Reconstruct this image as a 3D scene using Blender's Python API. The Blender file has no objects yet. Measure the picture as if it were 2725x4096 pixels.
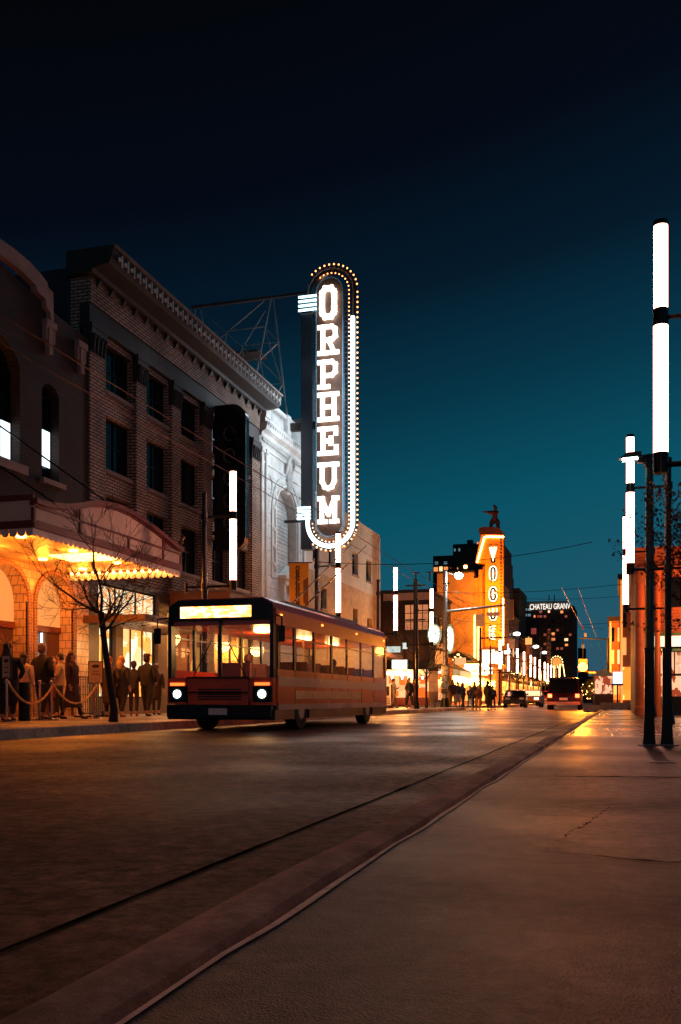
import bpy, math, random
from mathutils import Vector, Matrix
random.seed(7)
R = math.radians
C = bpy.context.scene.collection
TH = math.atan(1118/3850); CO = math.cos(TH); SI = math.sin(TH)
# camera stands at (0,0,.5); the street runs along +Y, X = -L is to the left
def at_L(px, py, L):          # a sight line met with the plane L metres left of the camera -> (y, z)
    u = (1362-px)/3850; z = L/(u*CO+SI)
    return z*(CO-u*SI), (2800-py)/3850*z+.5
def at_Y(px, py, y):          # the same met with the plane y metres down the street -> (x, z)
    u = (1362-px)/3850; z = y/(CO-u*SI)
    return -z*(u*CO+SI), (2800-py)/3850*z+.5

# ------------------------------------------------------------------ materials
MATS = {}
def nodes(name):
    m = bpy.data.materials.new(name); m.use_nodes = True
    nt = m.node_tree; b = nt.nodes['Principled BSDF']
    return m, nt, b
def N(nt, t, **kw):
    n = nt.nodes.new(t)
    for k, v in kw.items():
        if k in n.inputs.keys(): n.inputs[k].default_value = v
        else: setattr(n, k, v)
    return n
def mat(name, col, rough=.7, metal=0., var=.35, scale=6., bump=.15, bscale=None, spec=.5, coords='pos'):
    if name in MATS: return MATS[name]
    m, nt, b = nodes(name)
    L = nt.links.new
    if coords == 'pos': g = N(nt, 'ShaderNodeNewGeometry').outputs['Position']
    else: g = N(nt, 'ShaderNodeTexCoord').outputs['Object']
    n1 = N(nt, 'ShaderNodeTexNoise', Scale=scale, Detail=6., Roughness=.65)
    n2 = N(nt, 'ShaderNodeTexNoise', Scale=scale*.13, Detail=3.)
    L(g, n1.inputs['Vector']); L(g, n2.inputs['Vector'])
    ad = N(nt, 'ShaderNodeMath', operation='ADD'); L(n1.outputs['Fac'], ad.inputs[0]); L(n2.outputs['Fac'], ad.inputs[1])
    r = N(nt, 'ShaderNodeMapRange'); r.inputs['From Min'].default_value = .7; r.inputs['From Max'].default_value = 1.3
    r.inputs['To Min'].default_value = 1-var; r.inputs['To Max'].default_value = 1+var*.6
    L(ad.outputs[0], r.inputs['Value'])
    mx = N(nt, 'ShaderNodeVectorMath', operation='SCALE'); mx.inputs[0].default_value = col; L(r.outputs[0], mx.inputs['Scale'])
    L(mx.outputs[0], b.inputs['Base Color'])
    b.inputs['Metallic'].default_value = metal; b.inputs['Specular IOR Level'].default_value = spec
    rr = N(nt, 'ShaderNodeMapRange'); rr.inputs['From Min'].default_value = .3; rr.inputs['From Max'].default_value = .7
    rr.inputs['To Min'].default_value = max(.03, rough-.12); rr.inputs['To Max'].default_value = min(1, rough+.1)
    L(n2.outputs['Fac'], rr.inputs['Value']); L(rr.outputs[0], b.inputs['Roughness'])
    if bump:
        bp = N(nt, 'ShaderNodeBump', Strength=bump, Distance=.02)
        n3 = N(nt, 'ShaderNodeTexNoise', Scale=bscale or scale*6, Detail=4.); L(g, n3.inputs['Vector'])
        L(n3.outputs['Fac'], bp.inputs['Height']); L(bp.outputs[0], b.inputs['Normal'])
    MATS[name] = m; return m
def em(name, col, s, base=(.8, .8, .8)):
    if name in MATS: return MATS[name]
    m, nt, b = nodes(name)
    b.inputs['Base Color'].default_value = (*base, 1)
    b.inputs['Emission Color'].default_value = (*col, 1); b.inputs['Emission Strength'].default_value = s
    MATS[name] = m; return m
def brick(name, c1, c2, mortar, bw=.3, rh=.1, rough=.8, ms=.012):
    m, nt, b = nodes(name); L = nt.links.new
    g = N(nt, 'ShaderNodeNewGeometry'); s = N(nt, 'ShaderNodeSeparateXYZ'); L(g.outputs['Position'], s.inputs[0])
    ad = N(nt, 'ShaderNodeMath', operation='ADD'); L(s.outputs[0], ad.inputs[0]); L(s.outputs[1], ad.inputs[1])
    cb = N(nt, 'ShaderNodeCombineXYZ'); L(ad.outputs[0], cb.inputs[0]); L(s.outputs[2], cb.inputs[1])
    bt = N(nt, 'ShaderNodeTexBrick', Scale=1.); bt.inputs['Color1'].default_value = (*c1, 1); bt.inputs['Color2'].default_value = (*c2, 1)
    bt.inputs['Mortar'].default_value = (*mortar, 1); bt.inputs['Mortar Size'].default_value = ms
    bt.inputs['Brick Width'].default_value = bw; bt.inputs['Row Height'].default_value = rh; bt.inputs['Bias'].default_value = -.2
    L(cb.outputs[0], bt.inputs['Vector'])
    n = N(nt, 'ShaderNodeTexNoise', Scale=.8, Detail=6.); L(g.outputs['Position'], n.inputs['Vector'])
    r = N(nt, 'ShaderNodeMapRange'); r.inputs['From Min'].default_value = .35; r.inputs['From Max'].default_value = .65
    r.inputs['To Min'].default_value = .6; r.inputs['To Max'].default_value = 1.15; L(n.outputs['Fac'], r.inputs['Value'])
    mx = N(nt, 'ShaderNodeVectorMath', operation='SCALE'); L(bt.outputs['Color'], mx.inputs[0]); L(r.outputs[0], mx.inputs['Scale'])
    L(mx.outputs[0], b.inputs['Base Color']); b.inputs['Roughness'].default_value = rough
    bp = N(nt, 'ShaderNodeBump', Strength=.5, Distance=.01); bp.invert = True
    L(bt.outputs['Fac'], bp.inputs['Height']); L(bp.outputs[0], b.inputs['Normal'])
    MATS[name] = m; return m
def lit_cells(name, sx, sz, c_lo, c_hi, strength, thr=.35, seed=0., rnd=1., soft=True):
    """glass with lit goods, blinds and posters behind it: blocky cells of unequal brightness"""
    m, nt, b = nodes(name); L = nt.links.new
    g = N(nt, 'ShaderNodeNewGeometry'); s = N(nt, 'ShaderNodeSeparateXYZ'); L(g.outputs['Position'], s.inputs[0])
    ad = N(nt, 'ShaderNodeMath', operation='ADD'); L(s.outputs[0], ad.inputs[0]); L(s.outputs[1], ad.inputs[1])
    a = N(nt, 'ShaderNodeMath', operation='MULTIPLY'); L(ad.outputs[0], a.inputs[0]); a.inputs[1].default_value = sx
    z = N(nt, 'ShaderNodeMath', operation='MULTIPLY'); L(s.outputs[2], z.inputs[0]); z.inputs[1].default_value = sz
    cb = N(nt, 'ShaderNodeCombineXYZ'); L(a.outputs[0], cb.inputs[0]); L(z.outputs[0], cb.inputs[1]); cb.inputs[2].default_value = seed
    v = N(nt, 'ShaderNodeTexVoronoi', distance='CHEBYCHEV', Scale=1., Randomness=rnd); L(cb.outputs[0], v.inputs['Vector'])
    sp = N(nt, 'ShaderNodeSeparateColor'); L(v.outputs['Color'], sp.inputs[0])
    r = N(nt, 'ShaderNodeValToRGB'); r.color_ramp.elements[0].position = thr; r.color_ramp.elements[0].color = (*c_lo, 1)
    r.color_ramp.elements[1].position = min(.99, thr+.35); r.color_ramp.elements[1].color = (*c_hi, 1)
    if not soft: r.color_ramp.interpolation = 'CONSTANT'
    L(sp.outputs[0], r.inputs[0]); L(r.outputs[0], b.inputs['Emission Color']); b.inputs['Emission Strength'].default_value = strength
    b.inputs['Base Color'].default_value = (.02, .02, .02, 1); b.inputs['Roughness'].default_value = .15
    MATS[name] = m; return m
def glass(name, tint=(.9, .9, .9), refl=.12):
    m = bpy.data.materials.new(name); m.use_nodes = True; nt = m.node_tree; nt.nodes.clear()
    o = nt.nodes.new('ShaderNodeOutputMaterial'); mx = nt.nodes.new('ShaderNodeMixShader'); t = nt.nodes.new('ShaderNodeBsdfTransparent')
    gl = nt.nodes.new('ShaderNodeBsdfGlossy'); t.inputs[0].default_value = (*tint, 1); gl.inputs['Roughness'].default_value = .03
    fr = nt.nodes.new('ShaderNodeFresnel'); fr.inputs[0].default_value = 1.45
    nt.links.new(fr.outputs[0], mx.inputs[0]); nt.links.new(t.outputs[0], mx.inputs[1]); nt.links.new(gl.outputs[0], mx.inputs[2])
    nt.links.new(mx.outputs[0], o.inputs[0]); MATS[name] = m; return m

M_brick = brick('buff_brick', (.5, .34, .26), (.34, .22, .16), (.05, .035, .03), ms=.02)
M_dbrick = brick('dark_brick', (.06, .02, .013), (.03, .012, .009), (.014, .009, .009))
M_tile = brick('glazed_tile', (.64, .42, .22), (.58, .37, .19), (.2, .13, .09), bw=.22, rh=.22, rough=.3)
M_pbrick = brick('pier_brick', (.3, .14, .08), (.2, .09, .06), (.35, .25, .18), bw=.22, rh=.08)
M_stone = mat('pale_stone', (.6, .6, .58), .75, var=.35, scale=2.5, bump=.3)
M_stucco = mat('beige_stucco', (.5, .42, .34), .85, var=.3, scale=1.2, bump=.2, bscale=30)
M_stucco_low = mat('glow_tinted_stucco', (.42, .27, .14), .85, var=.55, scale=2.2, bump=.2, bscale=30)  # orange light on the lower wall is put into this colour
M_cornice = mat('dark_cornice', (.028, .021, .02), .7, scale=3)
M_cop = mat('pale_coping', (.4, .26, .22), .85, scale=3)
M_black = mat('black_steel', (.015, .016, .018), .35, metal=.6, var=.3, scale=9, bump=.05)
M_green = mat('green_steel', (.03, .05, .035), .35, metal=.3, scale=9, bump=.05)
M_steel = mat('grey_steel', (.25, .25, .26), .5, metal=.7, scale=9, bump=.05)
M_chrome = mat('polished_steel', (.7, .6, .5), .2, metal=1., scale=9, bump=0)
M_dark = mat('dark_interior', (.01, .01, .012), .8, bump=0)
M_pane = mat('night_glass', (.005, .006, .009), .1, var=.1, bump=0, spec=.25)
M_sill = mat('stone_sill', (.22, .16, .14), .8)
M_redwood = mat('oxblood_paint', (.16, .035, .02), .5, scale=4, bump=.08)
M_cream = mat('cream_panel', (.62, .52, .42), .6, var=.15, scale=3, bump=.03)
M_white = mat('white_paint', (.75, .72, .68), .5, var=.12, scale=5, bump=.03)
M_brown = mat('brown_fascia', (.1, .05, .03), .5, scale=5)
M_roof = mat('roof_tar', (.03, .03, .03), .9)
M_rope = mat('gold_rope', (.6, .32, .08), .6, scale=60, var=.5)
M_conc = mat('pale_concrete', (.5, .47, .44), .85, scale=5)
M_bark = mat('dark_bark', (.03, .022, .018), .9, scale=20, bump=.5)
M_bud = mat('brown_buds', (.12, .05, .03), .8, scale=20)
M_glass = glass('clear_glass')
E_tube = em('lamp_tube', (1., .37, .25), 19.)
E_neon = em('cool_neon', (.72, .93, 1.), 4.5)
E_bar = em('cool_neon_bars', (.55, .93, 1.), 3.2)
E_letter = em('letter_light', (1., .84, .68), 2.1)
E_bulb = em('amber_bulb', (1., .3, .08), 5.)
E_bulbw = em('warm_bulb', (1., .4, .1), 13.)
E_panel = em('white_lightbox', (1., .9, .74), 2.4)
E_spot = em('led_head', (.9, 1., .92), 30.)
E_orange = em('orange_glow', (1., .28, .02), 1.)
E_amb = em('amber_neon', (1., .6, .18), 5.)
E_soft = em('soft_window', (1., .52, .2), .8)
E_green = em('green_fascia', (.01, .16, .06), .8)
E_red = em('red_light', (1., .06, .02), 7.)
E_arch = em('arch_panel_pale', (1., .34, .08), .8, (.1, .08, .06))

# ------------------------------------------------------------------ mesh building
class MB:
    def __init__(s): s.v = []; s.f = []
    def quad(s, *p):
        n = len(s.v); s.v += [tuple(q) for q in p]; s.f.append(tuple(range(n, n+len(p)))); return s
    def box(s, x0, x1, y0, y1, z0, z1):
        if x0 > x1: x0, x1 = x1, x0
        if y0 > y1: y0, y1 = y1, y0
        n = len(s.v)
        s.v += [(x0,y0,z0),(x1,y0,z0),(x1,y1,z0),(x0,y1,z0),(x0,y0,z1),(x1,y0,z1),(x1,y1,z1),(x0,y1,z1)]
        s.f += [tuple(n+i for i in q) for q in ((0,3,2,1),(4,5,6,7),(0,1,5,4),(1,2,6,5),(2,3,7,6),(3,0,4,7))]; return s
    def cyl(s, p, q, r0, r1=None, n=8, cap=True):
        r1 = r0 if r1 is None else r1
        p = Vector(p); q = Vector(q); d = (q-p)
        if d.length < 1e-6: return s
        d.normalize(); a = d.orthogonal().normalized(); b = d.cross(a); k = len(s.v)
        for c, r in ((p, r0), (q, r1)):
            for i in range(n):
                t = 2*math.pi*i/n; s.v.append(tuple(c+a*math.cos(t)*r+b*math.sin(t)*r))
        for i in range(n): s.f.append((k+i, k+(i+1)%n, k+n+(i+1)%n, k+n+i))
        if cap: s.f.append(tuple(k+n-1-i for i in range(n))); s.f.append(tuple(k+n+i for i in range(n)))
        return s
    def tube(s, pts, r, n=6):
        pts = [Vector(p) for p in pts]; k0 = len(s.v); m = len(pts); rs = r if isinstance(r, list) else [r]*m
        a = None
        for i, p in enumerate(pts):
            d = (pts[min(i+1, m-1)]-pts[max(i-1, 0)]).normalized()
            a = (d.orthogonal() if a is None else (a-d*a.dot(d))).normalized(); b = d.cross(a)
            for j in range(n):
                t = 2*math.pi*j/n; s.v.append(tuple(p+a*math.cos(t)*rs[i]+b*math.sin(t)*rs[i]))
        for i in range(m-1):
            for j in range(n):
                s.f.append((k0+i*n+j, k0+i*n+(j+1)%n, k0+(i+1)*n+(j+1)%n, k0+(i+1)*n+j))
        s.f.append(tuple(k0+n-1-i for i in range(n))); s.f.append(tuple(k0+(m-1)*n+i for i in range(n)))
        return s
    def bar(s, p, q, w, h=None): return s.cyl(p, q, w*.5*1.2, n=4)
    def ext(s, pts, axis, a0, a1):
        """extrude a polygon: axis 'y' pts are (x,z); axis 'x' pts are (y,z); axis 'z' pts are (x,y)"""
        f = {'y': lambda p, a: (p[0], a, p[1]), 'x': lambda p, a: (a, p[0], p[1]), 'z': lambda p, a: (p[0], p[1], a)}[axis]
        n = len(pts); k = len(s.v)
        s.v += [f(p, a0) for p in pts]+[f(p, a1) for p in pts]
        s.f.append(tuple(range(k, k+n))); s.f.append(tuple(k+n+n-1-i for i in range(n)))
        for i in range(n): s.f.append((k+i, k+n+i, k+n+(i+1)%n, k+(i+1)%n))
        return s
    def ball(s, c, r, n=8, m=6, sz=1.):
        k = len(s.v); c = Vector(c)
        for i in range(m+1):
            t = math.pi*i/m
            for j in range(n):
                p = 2*math.pi*j/n; s.v.append((c.x+r*math.sin(t)*math.cos(p), c.y+r*math.sin(t)*math.sin(p), c.z+r*sz*math.cos(t)))
        for i in range(m):
            for j in range(n): s.f.append((k+i*n+j, k+i*n+(j+1)%n, k+(i+1)*n+(j+1)%n, k+(i+1)*n+j))
        return s
    def stroke(s, lines, fn, w, y0, y1):
        """flat letter strokes; lines in unit box, fn maps (u,v)->(x,z)"""
        for ln in lines:
            P = [Vector(fn(*p)) for p in ln]
            for a, b in zip(P, P[1:]):
                d = (b-a); l = d.length
                if l < 1e-6: continue
                d /= l; nn = Vector((-d.y, d.x))*w/2; e = d*w*.45
                s.ext([tuple(a-e+nn), tuple(b+e+nn), tuple(b+e-nn), tuple(a-e-nn)], 'y', y0, y1)
        return s
    def build(s, name, m, parent=None, smooth=False):
        off = Vector((0, 0, 0))
        if parent is not None:
            r = parent
            while r.parent is not None: r = r.parent
            off = r.location if 'loc_local' not in r else Vector((0, 0, 0))
        me = bpy.data.meshes.new(name); me.from_pydata([tuple(Vector(v)-off) for v in s.v], [], s.f); me.materials.append(m)
        import bmesh
        bm = bmesh.new(); bm.from_mesh(me); bmesh.ops.recalc_face_normals(bm, faces=bm.faces); bm.to_mesh(me); bm.free()
        if smooth:
            me.polygons.foreach_set('use_smooth', [True]*len(me.polygons))
            try: me.set_sharp_from_angle(angle=R(40))
            except Exception: pass
        o = bpy.data.objects.new(name, me); C.objects.link(o); o.parent = parent
        return o
def thing(name, label, cat, loc, group=None, local=False):
    o = bpy.data.objects.new(name, None); C.objects.link(o); o.location = loc; o.empty_display_size = .2
    o['label'] = label; o['category'] = cat
    if group: o['group'] = group
    if local: o['loc_local'] = 1
    return o
def tag(o, label, cat, group=None):
    o['label'] = label; o['category'] = cat
    if group: o['group'] = group
    return o
def struct(o): o['kind'] = 'structure'; return o
def copy_tree(o, parent=None):
    c = o.copy(); C.objects.link(c); c.parent = parent
    for ch in [x for x in bpy.data.objects if x.parent is o]: copy_tree(ch, c)
    return c
def light(kind, loc, col, power, parent=None, size=.15, rot=None, **kw):
    l = bpy.data.lights.new('light', kind); l.color = col; l.energy = power
    if kind == 'POINT': l.shadow_soft_size = size
    elif kind == 'AREA': l.size = size
    elif kind == 'SPOT': l.shadow_soft_size = size
    for k, v in kw.items(): setattr(l, k, v)
    o = bpy.data.objects.new('light', l); C.objects.link(o); o.location = loc
    if rot: o.rotation_euler = rot
    return o
def wallX(mb, x, y0, y1, z0, z1, ops, depth=.3):
    """street-facing wall sheet with real openings; ops = (ya,yb,za,zb[,arch rise])"""
    ys = sorted({y0, y1, *[o[0] for o in ops], *[o[1] for o in ops]}); zs = sorted({z0, z1, *[o[2] for o in ops], *[o[3] for o in ops]})
    for a, b in zip(ys, ys[1:]):
        for c, d in zip(zs, zs[1:]):
            my, mz = (a+b)/2, (c+d)/2
            if any(o[0] < my < o[1] and o[2] < mz < o[3] for o in ops): continue
            mb.quad((x, a, c), (x, b, c), (x, b, d), (x, a, d))
    for o in ops:
        a, b, c, d = o[:4]; rise = o[4] if len(o) > 4 else 0
        s = d-rise
        mb.quad((x, a, c), (x-depth, a, c), (x-depth, a, s), (x, a, s)); mb.quad((x, b, c), (x-depth, b, c), (x-depth, b, s), (x, b, s))
        mb.quad((x, a, c), (x-depth, a, c), (x-depth, b, c), (x, b, c))
        if not rise: mb.quad((x, a, d), (x-depth, a, d), (x-depth, b, d), (x, b, d))
        else:
            n = 14; cy, ry = (a+b)/2, (b-a)/2
            P = [(cy-ry*math.cos(math.pi*i/n), s+rise*math.sin(math.pi*i/n)) for i in range(n+1)]
            for p, q in zip(P, P[1:]):
                mb.quad((x, p[0], p[1]), (x, q[0], q[1]), (x, q[0], d), (x, p[0], d))
                mb.quad((x, p[0], p[1]), (x-depth, p[0], p[1]), (x-depth, q[0], q[1]), (x, q[0], q[1]))
    return mb
def arch_ring(mb, x0, x1, ya, yb, zs, rise, w, zb=None, n=16):
    cy, ry = (ya+yb)/2, (yb-ya)/2
    for i in range(n):
        t0, t1 = math.pi*i/n, math.pi*(i+1)/n
        q = [(cy-ry*math.cos(t0), zs+rise*math.sin(t0)), (cy-ry*math.cos(t1), zs+rise*math.sin(t1)),
             (cy-(ry+w)*math.cos(t1), zs+(rise+w)*math.sin(t1)), (cy-(ry+w)*math.cos(t0), zs+(rise+w)*math.sin(t0))]
        mb.ext(q, 'x', x0, x1)
    if zb is not None:
        mb.box(x0, x1, ya-w, ya, zb, zs); mb.box(x0, x1, yb, yb+w, zb, zs)
    return mb
FONT = []
def text_mesh(s, size, ext=.01, bold=0.):
    cu = bpy.data.curves.new('t', 'FONT'); cu.body = s; cu.size = size; cu.extrude = ext; cu.offset = bold
    cu.align_x = 'CENTER'; cu.align_y = 'CENTER'; cu.resolution_u = 3
    o = bpy.data.objects.new('t', cu); C.objects.link(o)
    dg = bpy.context.evaluated_depsgraph_get(); me = bpy.data.meshes.new_from_object(o.evaluated_get(dg))
    V = [v.co.copy() for v in me.vertices]; F = [tuple(p.vertices) for p in me.polygons]
    bpy.data.objects.remove(o); bpy.data.curves.remove(cu); bpy.data.meshes.remove(me)
    return V, F
def text(name, s, size, loc, m, parent, facing='-y', ext=.012, bold=0., sx=1., roll=0.):
    """facing -y: read by somebody looking along +Y; +x: on a street-facing wall of the left side"""
    V, F = text_mesh(s, size, ext, bold); mb = MB(); cr, sr = math.cos(roll), math.sin(roll)
    for v in V:
        a, b, c = v.x*sx*cr-v.y*sr, v.x*sx*sr+v.y*cr, v.z
        p = (a, -c, b) if facing == '-y' else (c, a, b)
        mb.v.append((p[0]+loc[0], p[1]+loc[1], p[2]+loc[2]))
    mb.f = F
    return mb.build(name, m, parent)
GL = {  # block letter strokes in a 0..1 box
 'O': [[(.3,0),(.12,.14),(0.1,.3),(0.1,.7),(.12,.86),(.3,1),(.7,1),(.88,.86),(.9,.7),(.9,.3),(.88,.14),(.7,0),(.3,0)]],
 'R': [[(0,1),(.7,1),(.88,.9),(.9,.62),(.7,.5),(.2,.5)],[(.2,0),(.2,1)],[(0,0),(.42,0)],[(.52,.5),(.78,.08)],[(.68,0),(1,0)]],
 'P': [[(0,1),(.7,1),(.9,.88),(.9,.58),(.7,.45),(.2,.45)],[(.2,0),(.2,1)],[(0,0),(.5,0)]],
 'H': [[(.18,0),(.18,1)],[(.82,0),(.82,1)],[(.18,.5),(.82,.5)],[(0,0),(.38,0)],[(.62,0),(1,0)],[(0,1),(.38,1)],[(.62,1),(1,1)]],
 'E': [[(.2,0),(.2,1)],[(0,1),(.92,1),(.92,.78)],[(0,0),(.95,0),(.95,.25)],[(.2,.5),(.65,.5)],[(.65,.38),(.65,.62)]],
 'U': [[(.16,1),(.16,.3),(.3,.06),(.5,0),(.7,.06),(.84,.3),(.84,1)],[(0,1),(.36,1)],[(.64,1),(1,1)]],
 'M': [[(.14,0),(.14,1),(.5,.3),(.86,1),(.86,0)],[(0,0),(.34,0)],[(.66,0),(1,0)],[(0,1),(.2,1)],[(.8,1),(1,1)]]}

# ------------------------------------------------------------------ camera, world, sun
cam = bpy.data.cameras.new('camera'); co = bpy.data.objects.new('camera', cam); C.objects.link(co)
co.location = (0, 0, .5); co.rotation_euler = (R(90), 0, TH); cam.sensor_fit = 'HORIZONTAL'; cam.sensor_width = 36
cam.lens = 3850/2725*36; cam.shift_y = 752/2725; cam.clip_end = 3000; cam.clip_start = .05
bpy.context.scene.camera = co
w = bpy.data.worlds.new('World'); bpy.context.scene.world = w; w.use_nodes = True
nt = w.node_tree; bg = nt.nodes['Background']; Lk = nt.links.new
sky = nt.nodes.new('ShaderNodeTexSky'); sky.sky_type = 'NISHITA'; sky.sun_disc = False
sky.sun_elevation = R(-4); sky.sun_rotation = R(60)
tc = nt.nodes.new('ShaderNodeTexCoord'); sp = nt.nodes.new('ShaderNodeSeparateXYZ'); Lk(tc.outputs['Generated'], sp.inputs[0])
ma = nt.nodes.new('ShaderNodeMath'); ma.operation = 'MULTIPLY_ADD'; Lk(sp.outputs[0], ma.inputs[0]); ma.inputs[1].default_value = -.20; Lk(sp.outputs[2], ma.inputs[2])
rp = nt.nodes.new('ShaderNodeValToRGB'); Lk(ma.outputs[0], rp.inputs[0]); e = rp.color_ramp.elements
e[0].position = .0; e[0].color = (.03, .085, .13, 1); e[1].position = .66; e[1].color = (.0005, .0009, .002, 1)
for p, c in ((.12, (.008, .09, .138, 1)), (.22, (.001, .079, .125, 1)), (.33, (.0006, .034, .062, 1)), (.43, (.0005, .009, .021, 1)), (.53, (.0005, .0022, .0065, 1))):
    k = e.new(p); k.color = c
mul = nt.nodes.new('ShaderNodeMix'); mul.data_type = 'RGBA'; mul.blend_type = 'ADD'; mul.inputs[0].default_value = .05
Lk(rp.outputs[0], mul.inputs[6]); Lk(sky.outputs[0], mul.inputs[7]); Lk(mul.outputs[2], bg.inputs[0]); bg.inputs[1].default_value = 1.
sn = bpy.data.lights.new('sun', 'SUN'); sn.energy = .012; sn.angle = R(15); sn.color = (.6, .8, 1.)
so = bpy.data.objects.new('sun', sn); C.objects.link(so); so.rotation_euler = (R(60), 0, R(60))
sc = bpy.context.scene; sc.view_settings.view_transform = 'Standard'; sc.view_settings.look = 'None'
sc.render.engine = 'CYCLES'; sc.cycles.use_denoising = True
try: sc.cycles.denoiser = 'OPENIMAGEDENOISE'
except Exception: pass
sc.cycles.max_bounces = 6; sc.cycles.diffuse_bounces = 3; sc.cycles.sample_clamp_indirect = 4; sc.cycles.transparent_max_bounces = 12

# ------------------------------------------------------------------ ground
def ground_mat(name, col, lines, rough, wet=0., spec=.3, crack=None, stain=(.16, .06, .04)):
    m, nt, b = nodes(name); L = nt.links.new
    g = N(nt, 'ShaderNodeNewGeometry'); s = N(nt, 'ShaderNodeSeparateXYZ'); L(g.outputs['Position'], s.inputs[0])
    n1 = N(nt, 'ShaderNodeTexNoise', Scale=9., Detail=12., Roughness=.86); n2 = N(nt, 'ShaderNodeTexNoise', Scale=1.1, Detail=7., Roughness=.6); n3 = N(nt, 'ShaderNodeTexVoronoi', Scale=190.)
    for n in (n1, n2, n3): L(g.outputs['Position'], n.inputs['Vector'])
    r1 = N(nt, 'ShaderNodeMapRange'); r1.inputs['From Min'].default_value = .43; r1.inputs['From Max'].default_value = .6; r1.inputs['To Min'].default_value = .12; r1.inputs['To Max'].default_value = 2.2
    L(n1.outputs['Fac'], r1.inputs['Value'])
    if name.startswith('kerb'): r1.inputs['To Min'].default_value = .7; r1.inputs['To Max'].default_value = 1.3
    r2 = N(nt, 'ShaderNodeValToRGB'); r2.color_ramp.elements[0].position = .35; r2.color_ramp.elements[0].color = (*[c*.5 for c in col], 1)
    r2.color_ramp.elements[1].position = .7; r2.color_ramp.elements[1].color = (col[0]*1.45, col[1]*1.3, col[2]*1.2, 1); L(n2.outputs['Fac'], r2.inputs[0])
    mx = N(nt, 'ShaderNodeVectorMath', operation='SCALE'); L(r2.outputs[0], mx.inputs[0]); L(r1.outputs[0], mx.inputs['Scale'])
    cur = mx.outputs[0]
    nz = N(nt, 'ShaderNodeTexNoise', Scale=3., Detail=6.); L(g.outputs['Position'], nz.inputs['Vector'])
    for ax, pos, wd, amp in lines:      # joints and cracks: ax 0 runs along y at x=pos, ax 1 across
        a = N(nt, 'ShaderNodeMath', operation='SUBTRACT'); L(s.outputs[ax], a.inputs[0]); a.inputs[1].default_value = pos
        nn = N(nt, 'ShaderNodeMath', operation='MULTIPLY_ADD'); L(nz.outputs['Fac'], nn.inputs[0]); nn.inputs[1].default_value = amp; L(a.outputs[0], nn.inputs[2])
        n_ = N(nt, 'ShaderNodeMath', operation='ADD'); L(nn.outputs[0], n_.inputs[0]); n_.inputs[1].default_value = -amp/2
        ab = N(nt, 'ShaderNodeMath', operation='ABSOLUTE'); L(n_.outputs[0], ab.inputs[0])
        rr = N(nt, 'ShaderNodeMapRange'); rr.inputs['From Min'].default_value = wd*.5; rr.inputs['From Max'].default_value = wd; rr.inputs['To Min'].default_value = .03; rr.inputs['To Max'].default_value = 1.
        L(ab.outputs[0], rr.inputs['Value'])
        m2 = N(nt, 'ShaderNodeVectorMath', operation='SCALE'); L(cur, m2.inputs[0]); L(rr.outputs[0], m2.inputs['Scale']); cur = m2.outputs[0]
    L(cur, b.inputs['Base Color'])
    # damp, worn patches are smoother
    nw = N(nt, 'ShaderNodeTexNoise', Scale=.45, Detail=4.); L(g.outputs['Position'], nw.inputs['Vector'])
    rw = N(nt, 'ShaderNodeMapRange'); rw.inputs['From Min'].default_value = .42; rw.inputs['From Max'].default_value = .6
    rw.inputs['To Min'].default_value = rough; rw.inputs['To Max'].default_value = rough-wet; L(nw.outputs['Fac'], rw.inputs['Value'])
    far = N(nt, 'ShaderNodeMapRange'); far.inputs['From Min'].default_value = 3; far.inputs['From Max'].default_value = 17; far.inputs['To Min'].default_value = .34; far.inputs['To Max'].default_value = 0.
    L(s.outputs[1], far.inputs['Value']); fa = N(nt, 'ShaderNodeMath', operation='ADD'); L(rw.outputs[0], fa.inputs[0]); L(far.outputs[0], fa.inputs[1]); L(fa.outputs[0], b.inputs['Roughness']); b.inputs['Specular IOR Level'].default_value = spec
    bp = N(nt, 'ShaderNodeBump', Strength=.6, Distance=.003); L(n3.outputs['Distance'], bp.inputs['Height'])
    bp2 = N(nt, 'ShaderNodeBump', Strength=.15, Distance=.01); L(n2.outputs['Fac'], bp2.inputs['Height']); L(bp.outputs[0], bp2.inputs['Normal'])
    L(bp2.outputs[0], b.inputs['Normal'])
    MATS[name] = m; return m
G_road = ground_mat('road_asphalt', (.1, .07, .066), [(0, -1.48, .034, .03), (1, 16.2, .012, .05), (0, -5.2, .01, .08)], .5, .18)
G_walk = ground_mat('walk_asphalt', (.062, .045, .05), [(1, 3.05, .05, .35), (1, 12., .012, .1), (0, .75, .006, .12)], .3, .14, .5)
G_walkL = ground_mat('walk_concrete', (.2, .16, .14), [(1, 18., .01, .02), (1, 21.5, .01, .02), (1, 25., .01, .02), (0, -12.4, .01, .02)], .55, .2)
G_kerb = ground_mat('kerb_concrete', (.46, .36, .32), [(1, 6., .006, .01), (1, 12., .006, .01)], .7, .2)
struct(MB().box(-600, 600, -60, 900, -.5, -.22).build('ground', mat('far_ground', (.05, .05, .05), .9)))
struct(MB().box(-9.3, -1.0, -12, 420, -.3, -.13).build('road', G_road))
struct(MB().box(-60, -9.3, 60.8, 77.2, -.3, -.134).build('cross_street', G_road))
def walk(name, y0, y1, m, x0, x1, z): return struct(MB().box(x0, x1, y0, y1, -.3, z).build(name, m))
walk('left_sidewalk', -12, 60.5, G_walkL, -16.5, -9.62, .05)
walk('left_sidewalk', 77.5, 420, G_walkL, -16.5, -9.62, .05)
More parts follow.
